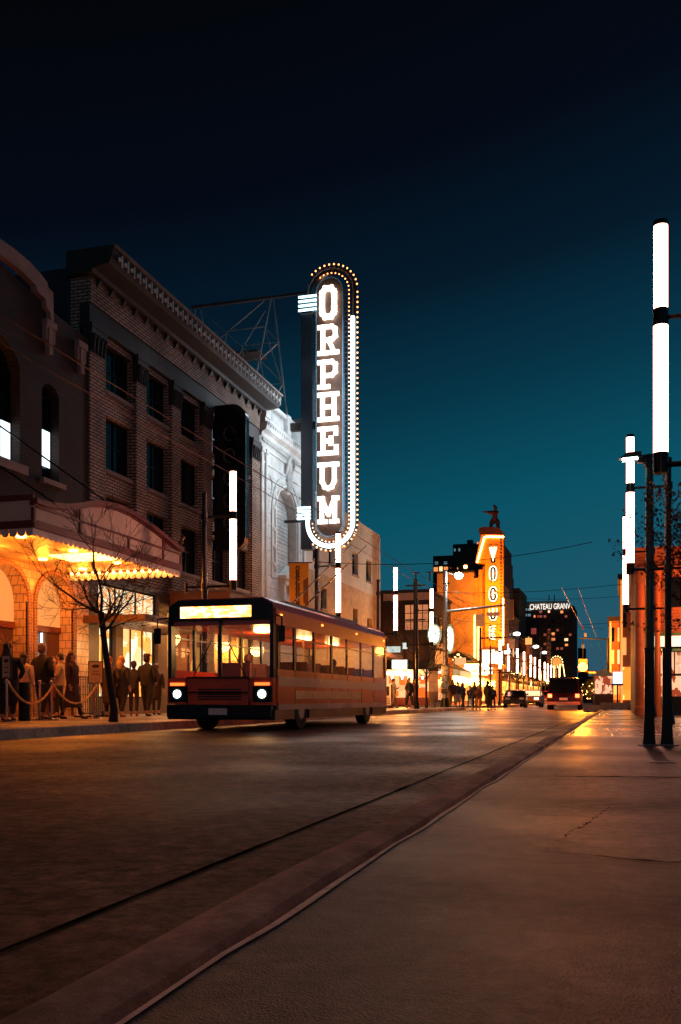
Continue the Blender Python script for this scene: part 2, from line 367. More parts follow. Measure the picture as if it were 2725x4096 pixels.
# right sidewalk with a worn, slightly wavy edge, and a rolled kerb in front of it
mb = MB(); n = 160; P = []
for i in range(n+1):
    y = -3+i*(40/n); wv = .005*math.sin(y*2.1)+.005*math.sin(y*5.3+1)+.003*math.sin(y*17)+(.015*math.exp(-((y-2.0)/.25)**2))
    P.append((-.745+wv*.8, y))
P += [(-.745, 420)]
for a, b in zip(P, P[1:]):
    mb.quad((a[0], a[1], 0), (12, a[1], 0), (12, b[1], 0), (b[0], b[1], 0))
    mb.quad((a[0], a[1], -.1), (a[0], a[1], 0), (b[0], b[1], 0), (b[0], b[1], -.1))
struct(mb.build('right_sidewalk', G_walk))
prof = [(-1.14, -.2), (-1.14, -.128), (-1.1, -.118), (-1.06, -.085), (-1.02, -.045), (-.97, -.02), (-.9, -.012), (-.83, -.022), (-.79, -.07), (-.785, -.2)]
mb = MB()
ys = [-3+i*.5 for i in range(80)]+[40, 80, 200, 420]
k = len(prof)
for i, y in enumerate(ys):
    for (x, z) in prof: mb.v.append((x+.006*math.sin(y*1.7), y, z+.003*math.sin(y*2.9)))
for i in range(len(ys)-1):
    for j in range(k-1): mb.f.append((i*k+j, (i+1)*k+j, (i+1)*k+j+1, i*k+j+1))
ck = mb.build('right_kerb', G_kerb, smooth=True); struct(ck)
M_edge = mat('pale_kerb_edge', (.85, .68, .55), .7, var=.5, scale=14, bump=.3)
mb = MB()
for a, b in zip(P, P[1:]):
    if a[1] > 30: break
    wa = .013+.005*math.sin(a[1]*3.3); wb = .013+.005*math.sin(b[1]*3.3)
    mb.quad((a[0]-.004, a[1], .004), (a[0]+wa, a[1], .004), (b[0]+wb, b[1], .004), (b[0]-.004, b[1], .004))
    mb.quad((a[0]-.004, a[1], -.06), (a[0]-.004, a[1], .004), (b[0]-.004, b[1], .004), (b[0]-.004, b[1], -.06))
struct(mb.build('kerb_edge', M_edge))
for nm, a, b in (('left_kerb', -12, 60.5), ('left_kerb', 77.5, 420)):
    struct(MB().ext([(-9.62, -.2), (-9.62, .054), (-9.4, .054), (-9.33, .03), (-9.3, -.2)], 'y', a, b).build(nm, G_kerb))
M_tar = mat('black_tar', (.004, .004, .004), .95, bump=0, spec=0.)
mb = MB(); rn = random.Random(2); px_ = None
for i in range(220):
    y = -2+i*.28; x = -1.485+.006*math.sin(y*1.3)+rn.uniform(-.004, .004); w_ = .006+rn.uniform(0, .005)+(.012 if i % 31 == 0 else 0)
    if px_: mb.quad((px_[0]-px_[2], px_[1], -.126), (px_[0]+px_[2], px_[1], -.126), (x+w_, y, -.126), (x-w_, y, -.126))
    px_ = (x, y, w_)
struct(mb.build('road_joint', M_tar))
def crack(p0, p1, w0, seed, z=.004):
    mb = MB(); rn = random.Random(seed); n = 46; pr = None
    for i in range(n+1):
        f = i/n; x = p0[0]+(p1[0]-p0[0])*f+rn.uniform(-.01, .01); y = p0[1]+(p1[1]-p0[1])*f+rn.uniform(-.018, .018)+.05*math.sin(f*7); w_ = w0*(.35+rn.random()*.9)*(min(1, f*4+.1))
        if pr: mb.quad((pr[0], pr[1]-pr[2], z), (pr[0], pr[1]+pr[2], z), (x, y+w_, z), (x, y-w_, z))
        pr = (x, y, w_)
    struct(mb.build('pavement_crack', M_tar))
crack((-.24, 3.2), (2.6, 2.3), .022, 1); crack((-.24, 3.2), (-.05, 4.6), .012, 5); crack((-.7, 6.3), (2.4, 6.9), .03, 8)
# utility cover plates set in the right sidewalk
for i, (px, py, wx, wy, lb) in enumerate(((2650, 3050, .2, .16, 'small pale utility cover plate set in the pavement by the near bollards'),)):
    zc = .5*3850/(py-2800); u = (1362-px)/3850; x = -zc*(u*CO+SI); y = zc*(CO-u*SI)
    o = MB().box(x-wx/2, x+wx/2, y-wy/2, y+wy/2, -.02, .006).build('utility_cover', M_conc); tag(o, lb, 'utility cover')

# ------------------------------------------------------------------ left side: dark brick building with tall arched windows
def window_X(parent, x, a, b, c, d, mull=1, trans=1, pm=None, rise=0, fm=None, fw=.05):
    """a window in a street-facing opening: frame > pane"""
    fm = fm or M_black; f = MB()
    f.box(x-.04, x+.02, a, a+fw, c, d-rise); f.box(x-.04, x+.02, b-fw, b, c, d-rise); f.box(x-.038, x+.022, a+fw, b-fw, c, c+fw)
    if not rise: f.box(x-.038, x+.022, a+fw, b-fw, d-fw, d)
    for i in range(mull): y = a+(b-a)*(i+1)/(mull+1); f.box(x-.036, x+.016, y-.02, y+.02, c+fw, d-(fw if not rise else 0))
    for i in range(trans): z = c+(d-rise-c)*(i+1)/(trans+1); f.box(x-.034, x+.014, a+fw, b-fw, z-.02, z+.02)
    if rise: f.box(x-.033, x+.013, a, b, d-rise-.03, d-rise+.03)
    fo = f.build('window', fm, parent)
    MB().quad((x-.03, a, c), (x-.03, b, c), (x-.03, b, d), (x-.03, a, d)).build('pane', pm or M_pane, fo)
    return fo
bA = thing('brick_building', 'dark brick building with tall arched windows and a pale curved coping, leftmost in the photo', 'building', (-15, 16, .05))
opsA = [(19.35, 21.73, 6.6, 9.75, .7), (22.72, 23.55, 6.5, 9.15, .3), (20.3, 22.06, .05, 3.95, .88), (22.44, 24.25, .05, 3.95, .88), (17.2, 19.9, .05, 3.95, .95)]
w1 = MB(); wallX(w1, -15, 8, 25.1, 4.25, 10.9, opsA[:2], .35); w1.quad((-15, 8, 10.9), (-15, 20, 10.9), (-15, 20, 11.25), (-15, 8, 11.25))
w1.ext([(8, 10.9), (25.1, 10.9), (25.1, 11.1), (23.0, 11.2), (22.4, 11.3), (21, 11.5), (19, 11.7), (8, 11.7)], 'x', -15.4, -15.003)
w1.build('wall', M_dbrick, bA)
w2 = MB(); wallX(w2, -15, 12, 25.1, .05, 4.22, opsA[2:], .5); w2.build('tiled_wall', M_tile, bA)
for o in opsA[2:]:
    ring = MB(); arch_ring(ring, -15.05, -14.95, o[0], o[1], o[3]-o[4], o[4], .13, .05); ring.build('arch_surround', M_pbrick, bA)
    a, b = o[0], o[1]
    fr = MB(); fr.box(-15.46, -15.38, a, b, 2.4, 2.56); fr.box(-15.46, -15.38, (a+b)/2-.04, (a+b)/2+.04, .05, 2.4)
    fr.build('door_frame', M_redwood, bA)
    MB().quad((-15.42, a, 2.5), (-15.42, b, 2.5), (-15.42, b, o[3]), (-15.42, a, o[3])).build('arch_panel', E_arch, bA)
    dm = MB(); dm.quad((-15.44, a, .05), (-15.44, b, .05), (-15.44, b, 2.4), (-15.44, a, 2.4)); dd = dm.build('door', mat('dark_door', (.09, .035, .02), .35, scale=3), bA)
    MB().cyl((-15.34, (a+b)/2-.12, .9), (-15.34, (a+b)/2-.12, 1.3), .015).build('handle', M_chrome, dd)
MB().box(-15.4, -15.35, 23.25, 23.29, 1.5, 2.35).build('neon_strip', E_bar, bA)
MB().box(-40, -15.6, 8, 25.05, .05, 10.9).build('side_wall', M_dbrick, bA)
cop = MB(); cop.ext([(18, 11.95), (20.3, 12.02), (21.4, 12.02), (22.0, 11.98), (22.45, 11.88), (22.75, 11.78), (22.8, 11.66), (23.03, 11.62), (23.06, 10.75), (22.93, 10.72),
    (22.9, 11.05), (22.72, 11.1), (22.68, 11.3), (22.3, 11.35), (22.25, 11.48), (21.6, 11.6), (20.9, 11.62), (18, 11.6)], 'x', -15.05, -14.85); cop.build('coping', M_cop, bA)
for y in (22.95, 24.55):
    cp = MB(); cp.box(-15, -14.86, y-.09, y+.09, 9.9, 10.72); cp.box(-15, -14.83, y-.24, y+.24, 10.62, 10.8); cp.box(-15, -14.88, y-.22, y-.15, 10.25, 10.62); cp.box(-15, -14.88, y+.15, y+.22, 10.25, 10.62)
    cp.build('pilaster_trim', M_cop, bA)
for a, b in ((19.2, 21.9), (22.6, 23.7)): MB().box(-15.1, -14.86, a, b, 6.36, 6.5 if a > 20 else 6.6).build('sill', M_cop, bA)
wi = window_X(bA, -15.3, 19.35, 21.73, 6.6, 9.75, 3, 2, rise=.7)
MB().box(-15.27, -15.262, 21.28, 21.68, 6.75, 7.7).build('reflection_panel', em('cool_pane_glow', (.75, .93, 1.), 1.6), wi)  # glowing panel stands in for a reflection on the glass
wi = window_X(bA, -15.3, 22.72, 23.55, 6.5, 9.15, 0, 1, rise=.3)
MB().box(-15.27, -15.262, 23.02, 23.5, 6.95, 7.95).build('cool_pane_glow', MATS['cool_pane_glow'], wi)
MB().ball((-15.2, 20.85, 9.0), .09, sz=.5).build('lamp', E_bulbw, bA)

# ------------------------------------------------------------------ buff brick building with pilasters
bB = thing('brick_building', 'buff brick building with pilasters and dark square windows under a heavy dark cornice', 'building', (-15, 32, .05))
Y0, Y1 = 25.1, 39.0
bays = [(26.0, 27.93), (28.62, 30.5), (31.2, 33.08), (33.9, 35.7), (36.4, 38.08)]
opsB = []
for a, b in bays:
    opsB += [(a+.2, b-.03, 9.98, 11.4), (a+.2, b-.03, 7.56, 9.22), (a+.2, b-.03, 5.1, 6.78)]
mb = MB(); wallX(mb, -15.1, Y0, Y1, 4.2, 12.2, opsB, .22)
mb.box(-15.3, -14.93, Y0, Y1, 12.2, 12.95)
mb.build('wall', M_brick, bB)
MB().box(-45, -15.6, Y0+.02, Y1, .05, 13.3).build('side_wall', mat('navy_parged_wall', (.03, .035, .045), .9, scale=.8), bB)
sw = MB(); sw.box(-15.6, -15.3, Y0, Y0+.03, .05, 13.2); sw.build('return_wall', M_brick, bB)
pil = [(25.1, 26.0), (27.93, 28.62), (30.5, 31.2), (33.08, 33.9), (35.7, 36.4), (38.08, 38.95)]
cs = MB()
cs.box(-15.3, -14.97, Y0, Y1, 11.62, 12.2); 
cs.build('architrave', M_cornice, bB)  # shade on the lintel beam put in by the dark cornice colour
for a, b in pil:
    a = max(a, Y0+.001); MB().box(-15.3, -14.95, a, b, 4.2, 10.75).build('pilaster', M_brick, bB)
    cp = MB(); cp.box(-15.3, -14.86, a-.03, b+.03, 11.5, 11.62)
    cp.ext([(-14.95, 10.75), (-14.92, 11.2), (-14.88, 11.5), (-15.2, 11.5), (-15.2, 10.75)], 'y', a, b)
    for t in (.15, .38, .62, .85):
        y = a+(b-a)*t; cp.cyl((-14.93, y, 10.8), (-14.89, y, 11.2), .05); cp.ball((-14.89, y, 11.25), .09, n=6, m=4)
    cp.build('capital', M_cornice, bB)
co_ = MB(); co_.ext([(-15.0, 12.95), (-14.75, 12.98), (-14.7, 13.08), (-14.2, 13.14), (-14.12, 13.3), (-14.05, 13.55), (-14.1, 13.66), (-15.6, 13.66), (-15.6, 12.95)], 'y', Y0-.25, 39.3)
co_.build('cornice', M_cornice, bB)
d = MB()
for i in range(19): y = Y0+.3+i*.74; d.ext([(-15, 12.74), (-14.9, 12.76), (-14.82, 12.86), (-14.8, 12.96), (-15, 12.96)], 'y', y, y+.15)
d.build('modillions', M_cornice, bB)
an = MB()
for i in range(38): y = Y0+.1+i*.37; an.cyl((-14.06, y, 13.36), (-14.02, y, 13.36), .07, n=6); an.box(-14.07, -14.03, y+.15, y+.2, 13.2, 13.55)
an.build('cornice_ornament', M_stone, bB)
MB().box(-14.14, -14.0, Y0-.2, 39.3, 13.62, 13.7).build('cornice_cap', M_sill, bB)
for (a, b, c, dd_) in opsB:
    window_X(bB, -15.29, a, b, c, dd_, 1, 1)
    MB().box(-15.12, -15.02, a-.04, b+.02, c-.13, c-.003).build('sill', M_sill, bB)
# shops at its foot
E_shopA = lit_cells('shop_window_goods', 2.6, 2.2, (1., .32, .05), (1., .8, .5), 1.7, .3, 1.)
E_shopB = lit_cells('shop_window_stickers', 7.5, 8.5, (1., .38, .1), (1., .74, .46), 1.35, .25, 3., rnd=.55)
E_shopC = lit_cells('shop_window_dim', 1.3, .9, (.25, .05, .01), (1., .42, .08), .8, .4, 5.)
sf = MB(); wallX(sf, -15, 25.1, 39, .05, 4.2, [(25.65, 29.6, 3.1, 4.05), (25.7, 26.7, .55, 2.75), (27.15, 29.54, .55, 2.85), (30.2, 33.4, .5, 3.6), (34.2, 38.3, .5, 3.6)], .25)
sf.build('shopfront', mat('dark_shopfront', (.06, .03, .02), .5), bB)
for (a, b, c, d_, m_, k) in ((25.65, 29.6, 3.1, 4.05, E_shopB, 2), (25.7, 26.7, .55, 2.75, E_shopA, 1), (27.15, 29.54, .55, 2.85, E_shopA, 2), (30.2, 33.4, .5, 3.6, E_shopC, 2), (34.2, 38.3, .5, 3.6, E_shopC, 3)):
    window_X(bB, -15.18, a, b, c, d_, k, 0, pm=m_, fw=.06)
# the flat shop canopy with round studs
cn = thing('shop_canopy', 'low dark flat canopy with round studs over the lit shop window behind the queue', 'canopy', (-15, 26.5, 2.7))
MB().box(-15, -13.0, 22.4+2.4, 30.2, 2.74, 2.96).build('slab', M_brown, cn)
st = MB()
for i in range(6): y = 25.3+i*.9; st.cyl((-13.0, y, 2.85), (-12.97, y, 2.85), .05)
st.build('stud', M_chrome, cn)
# long fascia canopy farther on, bulbs beneath
cn = thing('fascia_canopy', 'long brown fascia canopy edged with bulbs under the unlit blade sign', 'canopy', (-15, 34, 3.6))
MB().box(-15, -12.75, 30.4, 38.2, 3.72, 4.2).build('fascia', mat('orange_brown_fascia', (.26, .1, .04), .5), cn)
MB().box(-15, -12.7, 30.35, 38.25, 4.2, 4.28).build('cap', M_sill, cn)
bl = MB()
for i in range(24): bl.ball((-12.85, 30.6+i*.32, 3.68), .045, n=6, m=4)
for i in range(8): bl.ball((-12.9-i*.27, 30.45, 3.68), .045, n=6, m=4)
b_ = bl.build('bulbs', E_bulbw, cn); b_['kind'] = 'stuff'
light('AREA', (-13.8, 34.3, 3.6), (1, .5, .15), 60, size=2, rot=(0, 0, 0))

# ------------------------------------------------------------------ theatre marquee
mq = thing('theatre_marquee', 'cream and oxblood theatre marquee with curved top and scalloped edge above the queue', 'marquee', (-13.2, 20.5, 4))
XF = -11.5; XB = -15.0; YA, YB = 17.1, 24.0
MB().box(XB, XF-.06, YA+.06, YB-.06, 4.1, 4.3).build('ceiling', mat('marquee_ceiling', (.62, .5, .36), .5, scale=2, bump=.02), mq)
fr = MB()
top = [(17.1, 4.62), (17.5, 4.62), (18.24, 4.72), (18.8, 4.86), (19.28, 5.0), (19.83, 5.1), (20.5, 5.15), (21.1, 5.13), (21.8, 5.04), (22.4, 4.94), (23.09, 4.8), (23.6, 4.68), (24.0, 4.66)]
cx0 = XF-.02
for a, b in zip(top, top[1:]):     # ogee crown moulding
    for dz0, dz1, px_ in ((-.11, 0, .1), (-.15, -.11, .05)):
        fr.ext([(a[0], a[1]+dz0), (b[0], b[1]+dz0), (b[0], b[1]+dz1), (a[0], a[1]+dz1)], 'x', cx0-.06, XF+px_)
fr.build('crown_moulding', M_redwood, mq)
pn = MB(); pn.ext([(17.1, 4.12)]+[(p[0], p[1]-.12) for p in top]+[(24.0, 4.12)], 'x', XF-.08, XF)
pn.build('cream_panel', M_cream, mq)
rl = MB()
rl.box(XF-.05, XF+.04, YA, YB, 4.02, 4.14); rl.box(XF-.05, XF+.025, YA, YB, 4.14, 4.19); rl.box(XF-.05, XF+.03, 17.2, 23.9, 4.44, 4.49)
for y in (17.12, 18.86, 21.05, 22.9, 23.94): rl.box(XF-.04, XF+.035, y-.035, y+.035, 4.19, 4.44)
for y, z in ((18.86, 4.74), (22.9, 4.7)): rl.box(XF-.04, XF+.035, y-.035, y+.035, 4.49, z)
for y0_, sgn in ((18.8, -1), (22.96, 1)):      # fan ornaments
    for i in range(5):
        t = R(12+i*17); rl.cyl((XF+.01, y0_, 4.5), (XF+.01, y0_+sgn*math.cos(t)*(.62 if i < 2 else .42), 4.5+math.sin(t)*.3), .014, n=4)
rl.build('frame', M_redwood, mq)
sd = MB(); sd.box(XB, XF-.08, YA-.0, YA+.06, 4.12, 4.6); sd.box(XB, XF-.08, YB-.06, YB, 4.12, 4.6); sd.build('end_panel', M_cream, mq)
sr = MB()
for y in (YA-.03, YB-.03):
    sr.box(XB, XF+.02, y, y+.06, 4.02, 4.17); sr.box(XB, XF+.02, y, y+.06, 4.58, 4.7)
    for x in (-14.4, -13.45, -12.5): sr.box(x-.04, x+.04, y, y+.06, 4.17, 4.58)
sr.build('end_frame', M_redwood, mq)
def scallops(mb, along, fixed, a, b, z, n):
    for i in range(n):
        c0 = a+(b-a)*i/n; c1 = a+(b-a)*(i+1)/n; r = abs(c1-c0)/2; cm = (c0+c1)/2
        pts = [(c0, z), (c1, z)]+[(cm+(1 if c1 > c0 else -1)*r*.93*math.cos(math.pi*k/6), z-.1-r*.9*math.sin(math.pi*k/6)) for k in range(7)]
        mb.ext(pts, 'x' if along == 'y' else 'y', fixed, fixed+.02)
sc_ = MB(); scallops(sc_, 'y', XF-.03, YA, YB, 4.04, 36); scallops(sc_, 'x', YA+.02, XB, XF, 4.04, 18); scallops(sc_, 'x', YB-.04, XB, XF, 4.04, 18)
sc_.build('valance', M_white, mq)
MB().box(XF-.5, XF-.02, YA, YB, 4.58, 4.62).build('gutter', M_cornice, mq)
for i, (x, y) in enumerate(((-12.6, 18.3), (-12.6, 20.4), (-12.6, 22.5), (-14.1, 19.3), (-14.1, 21.4), (-14.1, 23.3))):
    MB().cyl((x, y, 4.06), (x, y, 4.1), .11, n=12).build('downlight', E_bulbw, mq)
    light('POINT', (x, y, 3.7), (1, .22, .015), 85, size=.12)
MB().box(-13.6, -12.2, 20.9, 22.0, 4.07, 4.098).build('ceiling_panel', em('ceiling_lightbox', (1., .4, .09), 9.), mq)
bb = MB()
for i in range(15): bb.ball((-14.8+i*.22, 23.86, 4.03), .05, n=6, m=4)
for i in range(26): bb.ball((-11.62, 17.4+i*.25, 4.05), .035, n=6, m=4)
bb.build('bulbs', E_bulbw, mq)
hb = MB(); hb.cyl((-11.7, 21.6, 5.0), (-15, 20.9, 7.4), .02); hb.cyl((-11.7, 18.4, 4.7), (-15, 17.6, 7.0), .02); hb.build('tie_rod', M_black, mq)
fin = MB(); fin.cyl((-11.5, 24.0, 4.6), (-11.5, 24.0, 4.75), .05, .03); fin.ball((-11.5, 24.0, 4.8), .07); fin.tube([(-11.5, 24, 4.85), (-11.45, 24.08, 4.95), (-11.5, 24.02, 5.05)], [.05, .035, .01]); fin.build('finial', M_redwood, mq)

# ------------------------------------------------------------------ white stone theatre
tw = thing('theatre_building', 'white stone theatre facade with tall latticed arch window and balustrade under the vertical sign', 'theatre', (-15, 42, .05))
mb = MB(); aa, ab = 41.05, 43.95
wallX(mb, -15, 39.0, 45.2, 4.0, 12.5, [(aa, ab, 6.3, 10.3, 1.4)], .5)
mb.box(-15.5, -15.0, 39.0, 45.2, .05, 4.0)
mb.build('wall', M_stone, tw)
MB().box(-45, -15.5, 39.02, 60.3, .05, 10.9).build('side_wall', M_dbrick, tw)
rg = MB(); arch_ring(rg, -15.02, -14.9, aa-.1, ab+.1, 8.9, 1.5, .1, 6.3); arch_ring(rg, -15.02, -14.93, aa-.5, ab+.5, 8.9, 1.9, .07, 6.0)
arch_ring(rg, -15.02, -14.97, aa-.02, ab+.02, 8.9, 1.42, .5, 6.0); rg.build('arch_surround', M_stone, tw)
rs = MB()
for i in range(9):
    t = math.pi*(i+.5)/9; rs.cyl((-14.97, 42.5-1.75*math.cos(t), 8.9+1.68*math.sin(t)), (-14.9, 42.5-1.75*math.cos(t), 8.9+1.68*math.sin(t)), .16, .08, n=8)
for z in (6.6, 7.4, 8.2): rs.cyl((-14.97, 44.22, z), (-14.9, 44.22, z), .16, .08, n=8); rs.cyl((-14.97, 40.78, z), (-14.9, 40.78, z), .16, .08, n=8)
rs.build('rosettes', M_stone, tw)
la = MB()
for i in range(17): y = aa+.08+i*(ab-aa-.16)/16; la.box(-15.46, -15.4, y-.05, y+.05, 6.3, 8.9+1.35*math.sqrt(max(0, 1-((y-42.5)/1.45)**2)))
for i in range(22):
    z = 6.4+i*.18; hw = 1.42 if z < 8.9 else 1.42*math.sqrt(max(0, 1-((z-8.9)/1.4)**2))
    if hw > .1: la.box(-15.47, -15.41, 42.5-hw, 42.5+hw, z-.045, z+.045)
l_ = la.build('lattice_window', M_stone, tw); MB().quad((-15.48, aa, 6.3), (-15.48, ab, 6.3), (-15.48, ab, 10.3), (-15.48, aa, 10.3)).build('pane', M_pane, l_)
pd = MB(); pd.ext([(41.5, 6.05), (43.5, 6.05), (43.6, 6.2), (42.5, 6.75), (41.4, 6.2)], 'x', -15, -14.6); pd.box(-15, -14.7, 41.6, 43.4, 5.8, 6.05); pd.box(-15, -14.75, 41.6, 41.85, 4.1, 5.8); pd.box(-15, -14.75, 43.15, 43.4, 4.1, 5.8)
pd.build('pediment', M_stone, tw)
cn_ = MB(); cn_.ext([(-15, 11.95), (-14.9, 12.0), (-14.87, 12.15), (-14.68, 12.25), (-14.64, 12.45), (-14.6, 12.55), (-15, 12.6)], 'y', 39.05, 45.2); cn_.box(-15, -14.92, 39.1, 45.2, 11.5, 11.62); cn_.box(-15, -14.94, 39.1, 45.2, 10.9, 10.98)
cn_.build('cornice', M_stone, tw)
dn = MB()
for i in range(34): y = 39.2+i*.175; dn.box(-14.95, -14.86, y, y+.09, 11.78, 11.92)
for i in range(20): y = 39.2+i*.3; dn.ball((-14.64, y, 12.5), .1, n=6, m=4)
dn.build('dentil_course', M_stone, tw)
bs = MB(); bs.box(-15.1, -14.75, 39.1, 45.2, 12.6, 12.78); bs.box(-15.1, -14.75, 39.1, 45.2, 13.45, 13.62)
for a, b in ((39.1, 39.7), (41.9, 42.4), (44.5, 45.2)): bs.box(-15.15, -14.7, a, b, 12.78, 13.66)
bs.box(-15.3, -14.6, 44.4, 45.25, 13.66, 14.2)
for a, b in ((39.75, 41.85), (42.45, 44.45)):
    n = 11
    for i in range(n):
        y = a+(b-a)*(i+.5)/n; bs.cyl((-14.92, y, 12.78), (-14.92, y, 13.05), .05, .085, n=6, cap=False); bs.cyl((-14.92, y, 13.05), (-14.92, y, 13.45), .085, .035, n=6, cap=False)
bs.build('balustrade', M_stone, tw)
kt = MB(); kt.tube([(-14.95, 42.5, 10.1), (-14.8, 42.5, 10.4), (-14.8, 42.5, 10.8), (-14.9, 42.5, 11.0)], [.1, .13, .15, .1], 8); kt.ball((-14.86, 42.5, 11.3), .2, sz=1.5)
kt.tube([(-14.9, 42.25, 11.0), (-14.75, 42.15, 11.4), (-14.7, 42.3, 11.75), (-14.72, 42.5, 11.85)], [.05, .07, .08, .08], 6); kt.tube([(-14.9, 42.75, 11.0), (-14.75, 42.9, 11.4), (-14.7, 42.8, 11.75)], [.05, .07, .08], 6)
kt.build('cartouche', M_stone, tw)
for y in (40.2, 44.75):
    rr = MB(); 
    for i in range(16): t0, t1 = 2*math.pi*i/16, 2*math.pi*(i+1)/16; rr.cyl((-14.98, y+.38*math.cos(t0), 10.05+.45*math.sin(t0)), (-14.98, y+.38*math.cos(t1), 10.05+.45*math.sin(t1)), .05, n=5)
    rr.build('roundel', M_stone, tw)
ps = MB()
for y, w_ in ((39.25, .3), (39.75, .18)):
    ps.box(-15, -14.9, y-w_/2, y+w_/2, 4.0, 11.3); ps.box(-15, -14.85, y-w_/2-.05, y+w_/2+.05, 11.3, 11.5)
ps.box(-15, -14.9, 44.95, 45.2, 4.0, 11.9)
ps.build('pilaster', M_stone, tw)
jn = MB()
for i in range(14): jn.box(-15.004, -14.997, 39.9, 45.2, 4.4+i*.55, 4.42+i*.55)
jn.build('stone_joints', M_sill, tw)

# ------------------------------------------------------------------ beige stucco building
bC = thing('stucco_building', 'beige stucco building with orange glow painted on its base, between the vertical sign and the side street', 'building', (-15, 53, .05))
opsC = [(46.6, 47.7, 7.7, 9.2), (49.4, 50.5, 7.8, 9.2), (54.1, 55.4, 7.86, 9.18), (57.3, 58.6, 7.86, 9.18), (48, 49, 5.3, 6.4), (54.3, 55.3, 4.3, 5.9), (57.6, 58.8, 3.6, 5.6)]
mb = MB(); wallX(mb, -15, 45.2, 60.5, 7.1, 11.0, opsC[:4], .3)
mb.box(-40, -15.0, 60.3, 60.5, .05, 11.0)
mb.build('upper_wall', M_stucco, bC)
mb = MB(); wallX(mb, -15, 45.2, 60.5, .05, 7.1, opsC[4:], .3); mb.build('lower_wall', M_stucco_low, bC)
MB().box(-15.3, -14.93, 45.2, 60.55, 11.0, 11.15).build('coping', M_stucco, bC)
MB().box(-14.999, -14.9, 60.2, 60.55, .05, 11.0).build('corner_pier', M_stucco, bC)
for (a, b, c, d_) in opsC:
    window_X(bC, -15.25, a, b, c, d_, 0, 1); MB().box(-15.02, -14.92, a-.05, b+.05, c-.1, c-.002).build('sill', M_sill, bC)
MB().box(-15, -13.3, 46, 60, 3.1, 3.35).build('awning', M_brown, bC)
for a in (46.5, 50, 53.5, 57): MB().box(-14.99, -14.96, a, a+2.6, .6, 2.9).build('shop_window', E_shopC, bC)

# ------------------------------------------------------------------ the vertical theatre sign
def z2(x, y): return 700+x*.5102, 1000+y*.5102
def z5(x, y): return 1500+x*.5102, 2000+y*.5102
SY = 42.2
def q(x, y, Y=SY): return at_Y(*z2(x, y), Y)
vs = thing('vertical_sign', 'tall lit vertical theatre sign reading ORPHEUM with white neon ring and amber bulbs', 'neon sign', (-13, SY, 12))
def stadium(xl, xr, zt, zb, n=14):
    r = (xr-xl)/2; cx = (xl+xr)/2
    return [(cx+r*math.cos(math.pi*i/n), zt-r+r*math.sin(math.pi*i/n)) for i in range(n+1)]+[(cx-r*math.cos(math.pi*i/n), zb+r-r*math.sin(math.pi*i/n)) for i in range(n+1)]
xl, zt = q(1120, 228); xr, zb = q(1316, 2238); xl = q(1118, 1200)[0]; zt = q(1220, 228)[1]
MB().ext(stadium(xl, xr, zt, zb), 'y', SY-.12, SY+.35).build('letter_panel', mat('black_panel', (.09, .045, .03), .6, scale=3, bump=.05), vs)
tb = MB(); S_ = stadium(xl-.03, xr+.03, zt+.03, zb-.03, 16); S_.append(S_[0]); tb.tube([(p[0], SY-.13, p[1]) for p in S_], .022); tb.build('panel_trim', mat('blue_enamel', (.12, .3, .45), .3), vs)
letters = [('O', 310, 552), ('R', 612, 830), ('P', 885, 1095), ('H', 1138, 1350), ('E', 1405, 1615), ('U', 1683, 1890), ('M', 1945, 2150)]
for ch, ya, yb in letters:
    x0, z1_ = q(1130, ya); x1, z0_ = q(1302, yb); ww = .25 if ch == 'O' else .2
    if ch == 'O': x0, x1 = x0+.04, x1-.04
    i_ = ww*.5
    fn = lambda u, v, x0=x0, x1=x1, z0_=z0_, z1_=z1_: (x0+i_+(x1-x0-2*i_)*u, z0_+i_+(z1_-z0_-2*i_)*v)
    MB().stroke(GL[ch], fn, ww, SY-.33, SY-.26).build('letter', E_letter, vs)
sx0 = q(992, 1600)[0]; sx1 = q(1078, 1200)[0]
MB().box(sx0, sx1, SY-.1, SY+.4, q(1000, 2350)[1], q(1040, 480)[1]).build('spine', mat('navy_enamel', (.012, .014, .02), .35), vs)
# ring channel, bulbs, neon tube
rx0, rx1 = q(1047, 500)[0], q(1400, 1000)[0]; rzt = q(1220, 150)[1]; rzb = q(1220, 2325)[1]
RS = stadium(rx0, rx1, rzt, rzb, 24)
def ring_path(off, step):
    pts = stadium(rx0-off, rx1+off, rzt+off, rzb-off, 24); pts.append(pts[0]); out = []; acc = 0
    for a, b in zip(pts, pts[1:]):
        a = Vector(a); b = Vector(b); l = (b-a).length; t = -acc+step if acc else 0
        t = step-acc
        while t < l: out.append(tuple(a.lerp(b, t/l))); t += step
        acc = (acc+l) % step
    return out
ch_ = MB(); P_ = [p for p in RS if not (p[0] < rx0+.3 and p[1] < q(0, 420)[1] and p[1] > q(0, 2110)[1])]
P_ = RS+[RS[0]]
for a, b in zip(P_, P_[1:]):
    if abs(a[0]-rx0) < .02 and abs(b[0]-rx0) < .02: continue
    d_ = (Vector(b)-Vector(a)).normalized(); nn = Vector((-d_.y, d_.x))*.14
    ch_.ext([(a[0]+nn.x, a[1]+nn.y), (b[0]+nn.x, b[1]+nn.y), (b[0]-nn.x, b[1]-nn.y), (a[0]-nn.x, a[1]-nn.y)], 'y', SY-.02, SY+.3)
ch_.build('ring_channel', mat('ring_enamel', (.02, .03, .04), .3), vs)
zn = q(1385, 530)[1]
lit = [p for p in stadium(rx0, rx1, rzt, rzb, 24) if p[1] < zn and (p[0] > (rx0+rx1)/2 or p[1] < q(0, 2110)[1])]
r_side = sorted([p for p in lit if p[0] > (rx0+rx1)/2], key=lambda p: -p[1])
st2 = stadium(rx0, rx1, rzt, rzb, 24)[25:]
path = [(rx1, zn)]+[p for p in reversed(st2)][:]
